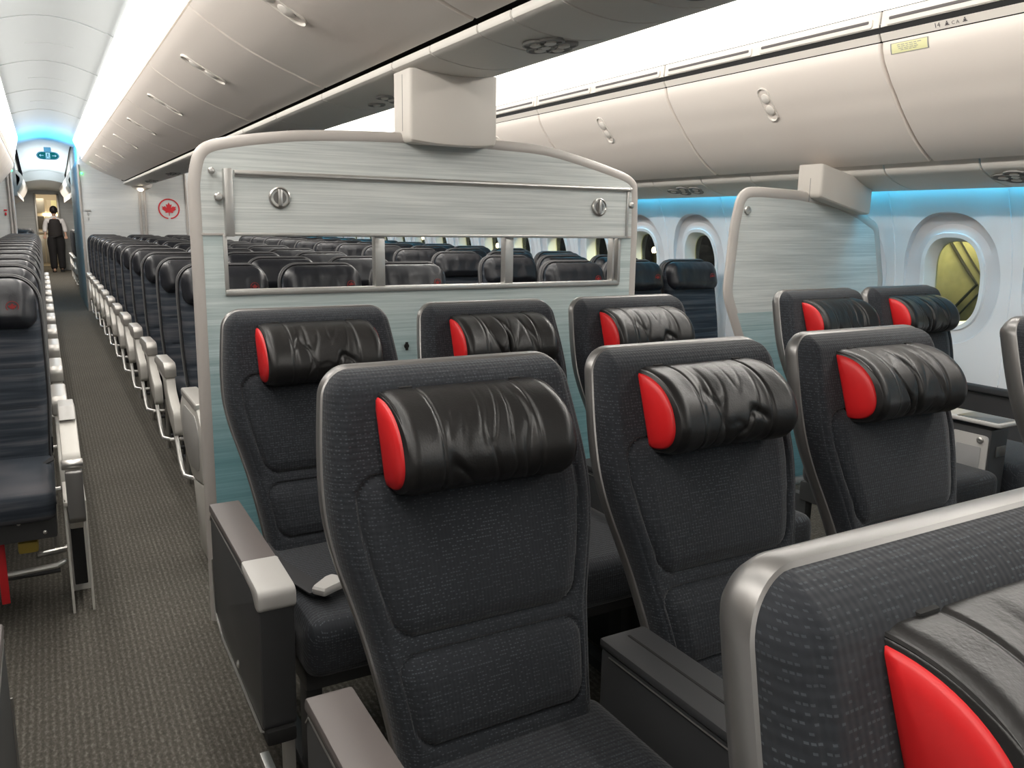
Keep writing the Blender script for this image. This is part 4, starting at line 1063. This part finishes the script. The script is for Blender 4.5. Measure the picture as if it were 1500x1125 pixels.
rw = lambda y: y+.46
XC = [.745, 1.225, 1.705]; XR = [2.76, 3.215, 3.67]
YE = [3.57+.787*k for k in range(12)]
cn = ['left aisle place', 'middle place', 'right aisle place']
for k, ya in enumerate(YE):
    for c, x in enumerate(XC):
        econ_seat(x, rw(ya), 'navy economy seat, %s of the centre block, %s row behind the partition' % (cn[c], ORD[k]), 'economy seats of the centre block', (k*5+c*2) % 3, left=(2 if c == 0 and k > 0 else (0 if c == 0 else 1)), right=(2 if c == 2 else 0), logo=(k == 0))
    for c, x in enumerate(XR):
        econ_seat(x, rw(ya), 'navy economy seat, %s of the right block, %s row behind the divider' % (['aisle place','middle place','window place'][c], ORD[k]), 'economy seats of the right block', (k*4+c) % 3, left=(2 if c == 0 else 1), logo=(k == 0))
# front-row side panel at the head of the centre block
t = empty('armrest_panel', (.485, 3.5, 0)); 
mb = MB(); lp = round_poly([(.20,.50),(.19,.56),(.10,.628),(-.26,.63),(-.36,.56),(-.32,.34),(-.06,.30),(.14,.40)], .04); slab(mb, lp, -.03, .03, 'yz', .008); pb = mb.build('side_panel', 'arm_white', t)
mb = MB(); lp = round_poly([(.14,.50),(.06,.585),(-.24,.59),(-.30,.54),(-.27,.38),(-.05,.345),(.09,.42)], .04); slab(mb, lp, -.033, -.029, 'yz', .0015); mb.build('inset_panel', 'cap', pb)
mb = MB(); mb.box(-.034,.034,-.26,.11,.615,.645,.010,3); mb.build('arm_cap', 'arm_cap', pb)
mb = MB(); lp = round_poly([(-.07,.30),(-.33,.34),(-.36,.04),(-.17,.04)], .02); slab(mb, lp, -.028, .028, 'yz', .006); mb.build('lower_panel', 'arm_white', t)
tag(t, 'pale armrest side panel standing behind the left end of the partition', 'armrest')
# left block
XL = [-.238, -.720]
for k in range(14):
    ya = 2.89+.787*k
    if ya > 13.0: continue
    for c, x in enumerate(XL):
        if c == 1 and k < 2: pass
        econ_seat(x, rw(ya), 'navy economy seat, %s left of the aisle, %s row counted from the front' % (['aisle place', 'inner place'][c], ORD[k]), 'economy seats of the left block', (k*2+c) % 3, left=1, right=(2 if c == 0 and k > 0 else (0 if c == 0 else 1)), logo=(k == 0 and c == 0), full=(c == 0 or k < 3))
# front-row folding armrest of the left block
t = empty('folding_armrest', (.022, 2.9, 0))
mb = MB(); lp = round_poly([(.30,.62),(.30,.70),(.16,.715),(.03,.665),(-.10,.615),(-.12,.57),(.05,.60)], .012); slab(mb, lp, -.026, .026, 'yz', .005); b0 = mb.build('arm_body', 'arm_white', t)
mb = MB(); lp = round_poly([(.30,.695),(.30,.712),(.14,.722),(.06,.690),(.10,.690)], .004); slab(mb, lp, -.024, .024, 'yz', .003); mb.build('arm_pad', 'cap', b0)
mb = MB(); mb.lathe([(.014,-.03),(.016,-.027),(.016,.027),(.014,.03)], (0,-.105,.585), 'x', 18); mb.build('hinge', 'silver', b0)
sock = Vector((0, .0, .648)); mb = MB(); mb.box(-.010,.010,-.012,-.0,.632,.640,.003); s_ = mb.build('socket', 'black', b0)
mb = MB(); lp = round_poly([(-.115,.57),(-.14,.57),(-.15,.42),(-.13,.40),(-.11,.41)], .008); slab(mb, lp, -.022, .026, 'yz', .004); mb.build('folded_screen', 'cap', t).data.materials[0] = M['shell']
mb = MB(); lp = round_poly([(-.02,.60),(-.11,.60),(-.105,.40),(.02,.33),(.06,.40)], .02); slab(mb, lp, -.020, .020, 'yz', .004); mb.build('support', 'arm_white', t)
mb = MB()
for xq in (-.030, .030):
    mb.box(xq-.004, xq+.004, .105, .135, .0, .40, .002)
mb.box(-.034,.034,.10,.36,.385,.40,.003); mb.box(-.034,.034,.30,.34,.0,.39,.004); mb.build('leg_frame', 'arm_white', t)
mb = MB(); mb.box(-.02,.02,.16,.30,.08,.385,.004); mb.build('leg_cover', 'black', t)
tag(t, 'white folding armrest and leg frame at the head of the left block', 'armrest')
t = empty('underseat_box', (-.26, 2.93, .285)); mb = MB(); mb.box(-.24,.225,-.02,.22,.03,.11,.010); bb = mb.build('housing', 'shell_dark', t)
mb = MB(); mb.box(-.2,.02,-.024,-.018,.045,.072,.002); mb.build('vent_plate', 'shell', bb)
mb = MB()
for k in range(9): mb.box(-.21+.03*k, -.19+.03*k, -.023,-.019,.085,.098,.001)
mb.build('vent_slots', 'black', bb); mb = MB(); mb.lathe([(.006,-.02),(.006,-.025),(.002,-.027)], (.19,0,.055), 'y', 10); mb.lathe([(.006,-.02),(.006,-.025),(.002,-.027)], (.12,0,.095), 'y', 10); mb.build('screw', 'silver', bb)
tag(t, 'dark electronics box under the front left economy seat', 'equipment box')
t = empty('luggage_bar', (-.26, 2.99, .17)); mb = MB(); mb.tube([(-.26,0,0),(.215,0,.02),(.24,.03,.02)], .010, 10); mb.build('bar', 'metal_rail', t); tag(t, 'silver luggage bar under the front left economy seat', 'bar')
t = empty('life_vest_strap', (-.20, 2.985, .12)); mb = MB(); mb.box(-.012,.012,-.008,-.003,-.03,.225,.002); mb.tube([(.0,-.005,.22),(.03,-.01,.235),(.06,-.005,.245),(.075,.02,.235)], .010, 6, rx=.004); mb.build('webbing', 'strap_red', t); tag(t, 'red strap hanging under the front left economy seat', 'strap')
t = empty('life_vest_packet', (-.125, 3.03, .255)); mb = MB(); mb.box(-.03,.03,-.01,.06,-.02,.02,.01); mb.build('packet', 'yellow_bag', t); tag(t, 'yellowish life vest packet stowed under the front left economy seat', 'packet')
t = empty('seat_belt', (-.2, 3.1, .46)); mb = MB()
L_ = []
for p, s in (((.17,.16,.03), (.0,.02,.004)), ((.09,.05,.012), (.012,.016,0)), ((.0,-.03,.006), (.010,.018,0)), ((-.12,-.06,.008), (.004,.02,0)), ((-.25,-.05,.008), (.0,.02,0))):
    q = Vector(p); s = Vector(s); L_.append([q-s, q+s, q+s+Vector((0,0,.004)), q-s+Vector((0,0,.004))])
mb.loops(L_); w_ = mb.build('webbing', 'belt', t); mb = MB(); mb.box(-.06,-.02,-.065,-.035,.010,.016,.002); mb.box(.005,.015,-.05,-.02,.010,.016,.002); mb.build('buckle', 'silver', t)
tag(t, 'black belt lying across the front left economy seat', 'seat belt')
# aft zone seats beside the aisle, beyond the bulkhead
for k in range(8):
    y = 14.9+.787*k
    if k < 8: econ_seat(-.36, y, 'dark economy seat left of the aisle beyond the bulkhead, %s in line' % ORD[k], 'economy seats beyond the bulkhead, left', k % 3, right=2)
    if y > 17.4: econ_seat(.74, y, 'dark economy seat right of the aisle beyond the bulkhead, %s in line' % ORD[k-2], 'economy seats beyond the bulkhead, right', k % 3, left=2)

# ================================================================== CABIN CREW MEMBER seen from behind
def skin_fig(name, verts, edges, m, parent, sub=2, root=0):
    me = bpy.data.meshes.new(name); me.from_pydata([v[0] for v in verts], edges, []); o = bpy.data.objects.new(name, me); C.objects.link(o)
    md = o.modifiers.new('s', 'SKIN'); md.use_smooth_shade = True; md.branch_smoothing = .6
    for i, v in enumerate(verts):
        r = v[1] if isinstance(v[1], tuple) else (v[1], v[1]); me.skin_vertices[0].data[i].radius = r
        me.skin_vertices[0].data[i].use_root = (i == root)
    md2 = o.modifiers.new('u', 'SUBSURF'); md2.levels = sub; md2.render_levels = sub
    bpy.context.view_layer.update(); m2 = bpy.data.meshes.new_from_object(o.evaluated_get(bpy.context.evaluated_depsgraph_get())); bpy.data.objects.remove(o)
    m2.materials.clear(); m2.materials.append(M[m]); m2.polygons.foreach_set('use_smooth', [True]*len(m2.polygons))
    return link(bpy.data.objects.new(name, m2), parent)
P_ = empty('person', (.29, 24.1, 0))
B = [((0,0,.86),(.125,.085)),((0,0,.98),(.11,.08)),((0,.01,1.12),(.11,.08)),((0,.01,1.27),(.12,.08)),((0,0,1.345),(.07,.06)),((0,-.01,1.42),.045),((0,-.015,1.50),(.072,.085)),((0,-.01,1.58),(.068,.08)),
     ((-.155,0,1.31),.048),((-.205,.01,1.12),.036),((-.225,-.04,.96),.027),((-.235,-.09,.90),(.030,.018)),
     ((.155,0,1.31),.048),((.205,.01,1.12),.036),((.225,-.04,.96),.027),((.235,-.09,.90),(.030,.018)),
     ((-.075,0,.80),.078),((-.08,.0,.46),.052),((-.085,.02,.09),.036),((-.085,-.11,.03),.032),
     ((.075,0,.80),.078),((.085,.02,.46),.052),((.09,.05,.09),.036),((.09,-.08,.03),.032)]
Ed = [(0,1),(1,2),(2,3),(3,4),(4,5),(5,6),(6,7),(3,8),(8,9),(9,10),(10,11),(3,12),(12,13),(13,14),(14,15),(0,16),(16,17),(17,18),(18,19),(0,20),(20,21),(21,22),(22,23)]
for s, w in ((-1, 11), (1, 15)):
    base = B[w][0]
    for k, (dx, dy, ln) in enumerate(((-.024,-.01,.055),(-.009,-.014,.068),(.007,-.014,.065),(.021,-.010,.052),(-.034,.03,.045))):
        a = (base[0]+dx, base[1]-.03+dy*.5, base[2]-.015); b = (a[0]+dx*.15, a[1]-ln*.6, a[2]-ln*.45); c = (b[0], b[1]-.01, b[2]-.022)
        i = len(B); B += [(a, .010), (b, .009), (c, .008)]; Ed += [(w, i), (i, i+1), (i+1, i+2)]
skin_fig('body', B, Ed, 'skin', P_)
skin_fig('shirt', [((0,0,.98),(.150,.11)),((0,.01,1.12),(.150,.11)),((0,.01,1.27),(.165,.11)),((0,0,1.37),(.09,.075)),((0,-.01,1.43),.060),((-.175,0,1.31),.075),((-.220,.01,1.12),.062),((-.232,-.03,.99),.052),((.175,0,1.31),.075),((.220,.01,1.12),.062),((.232,-.03,.99),.052)],
         [(0,1),(1,2),(2,3),(3,4),(2,5),(5,6),(6,7),(2,8),(8,9),(9,10)], 'shirt', P_)
skin_fig('waistcoat', [((0,0,.78),(.21,.155)),((0,.0,.98),(.175,.14)),((0,.01,1.12),(.175,.135)),((0,.01,1.25),(.19,.13)),((0,0,1.36),(.13,.09))], [(0,1),(1,2),(2,3),(3,4)], 'vest', P_)
skin_fig('trousers', [((0,0,1.03),(.16,.12)),((-.09,0,.80),.135),((-.09,.0,.46),.098),((-.09,.01,.05),.085),((.09,0,.80),.135),((.095,.02,.46),.098),((.095,.03,.05),.085)], [(0,1),(1,2),(2,3),(0,4),(4,5),(5,6)], 'trousers', P_)
bmh = bmesh.new(); bmesh.ops.create_icosphere(bmh, subdivisions=3, radius=1)
for v in bmh.verts:
    v.co = Vector((v.co.x*.090, v.co.y*.098-.028, v.co.z*.105+1.555)) if v.co.y < .55 else Vector((v.co.x*.075, .022, v.co.z*.09+1.575))
mb = MB(); mb.frombm(bmh); bmh = bmesh.new(); bmesh.ops.create_icosphere(bmh, subdivisions=2, radius=.045)
for v in bmh.verts: v.co += Vector((0,-.13,1.55))
mb.frombm(bmh); mb.build('hair', 'hair', P_, ang=80)
for s in (-1, 1):
    mb = MB(); mb.lathe([(.006,-.008),(.02,-.004),(.02,.004),(.006,.008)], (s*.083,-.0,1.52), 'x', 10); mb.build('ear', 'skin', P_)
mb = MB(); mb.box(-.012,.012,.07,.095,1.49,1.53,.006); mb.build('nose', 'skin', P_)
for s in (-1, 1):
    mb = MB(); mb.lathe([(.004,-.006),(.010,0),(.004,.006)], (s*.03,.075,1.545), 'y', 8); mb.build('eye', 'shirt', P_)
mb = MB(); mb.box(-.022,.022,.072,.080,1.455,1.463,.002); mb.build('mouth', 'logo_dull', P_)
for s in (-1, 1):
    mb = MB(); mb.box(s*.09-.045, s*.09+.045, -.08, .17, 0, .075, .025, 3); mb.build('shoe', 'black', P_)
tag(P_, 'person in dark waistcoat, white shirt and black trousers, back turned, in the far aisle', 'person')

# ================================================================== LIGHT AND VIEW
w = bpy.data.worlds.new('world'); bpy.context.scene.world = w; w.use_nodes = True
w.node_tree.nodes['Background'].inputs[0].default_value = (.012,.012,.016,1); w.node_tree.nodes['Background'].inputs[1].default_value = .5
vs = bpy.context.scene.view_settings; vs.view_transform = 'Standard'; vs.look = 'None'; vs.gamma = 1; vs.exposure = 1.38; vs.use_curve_mapping = False
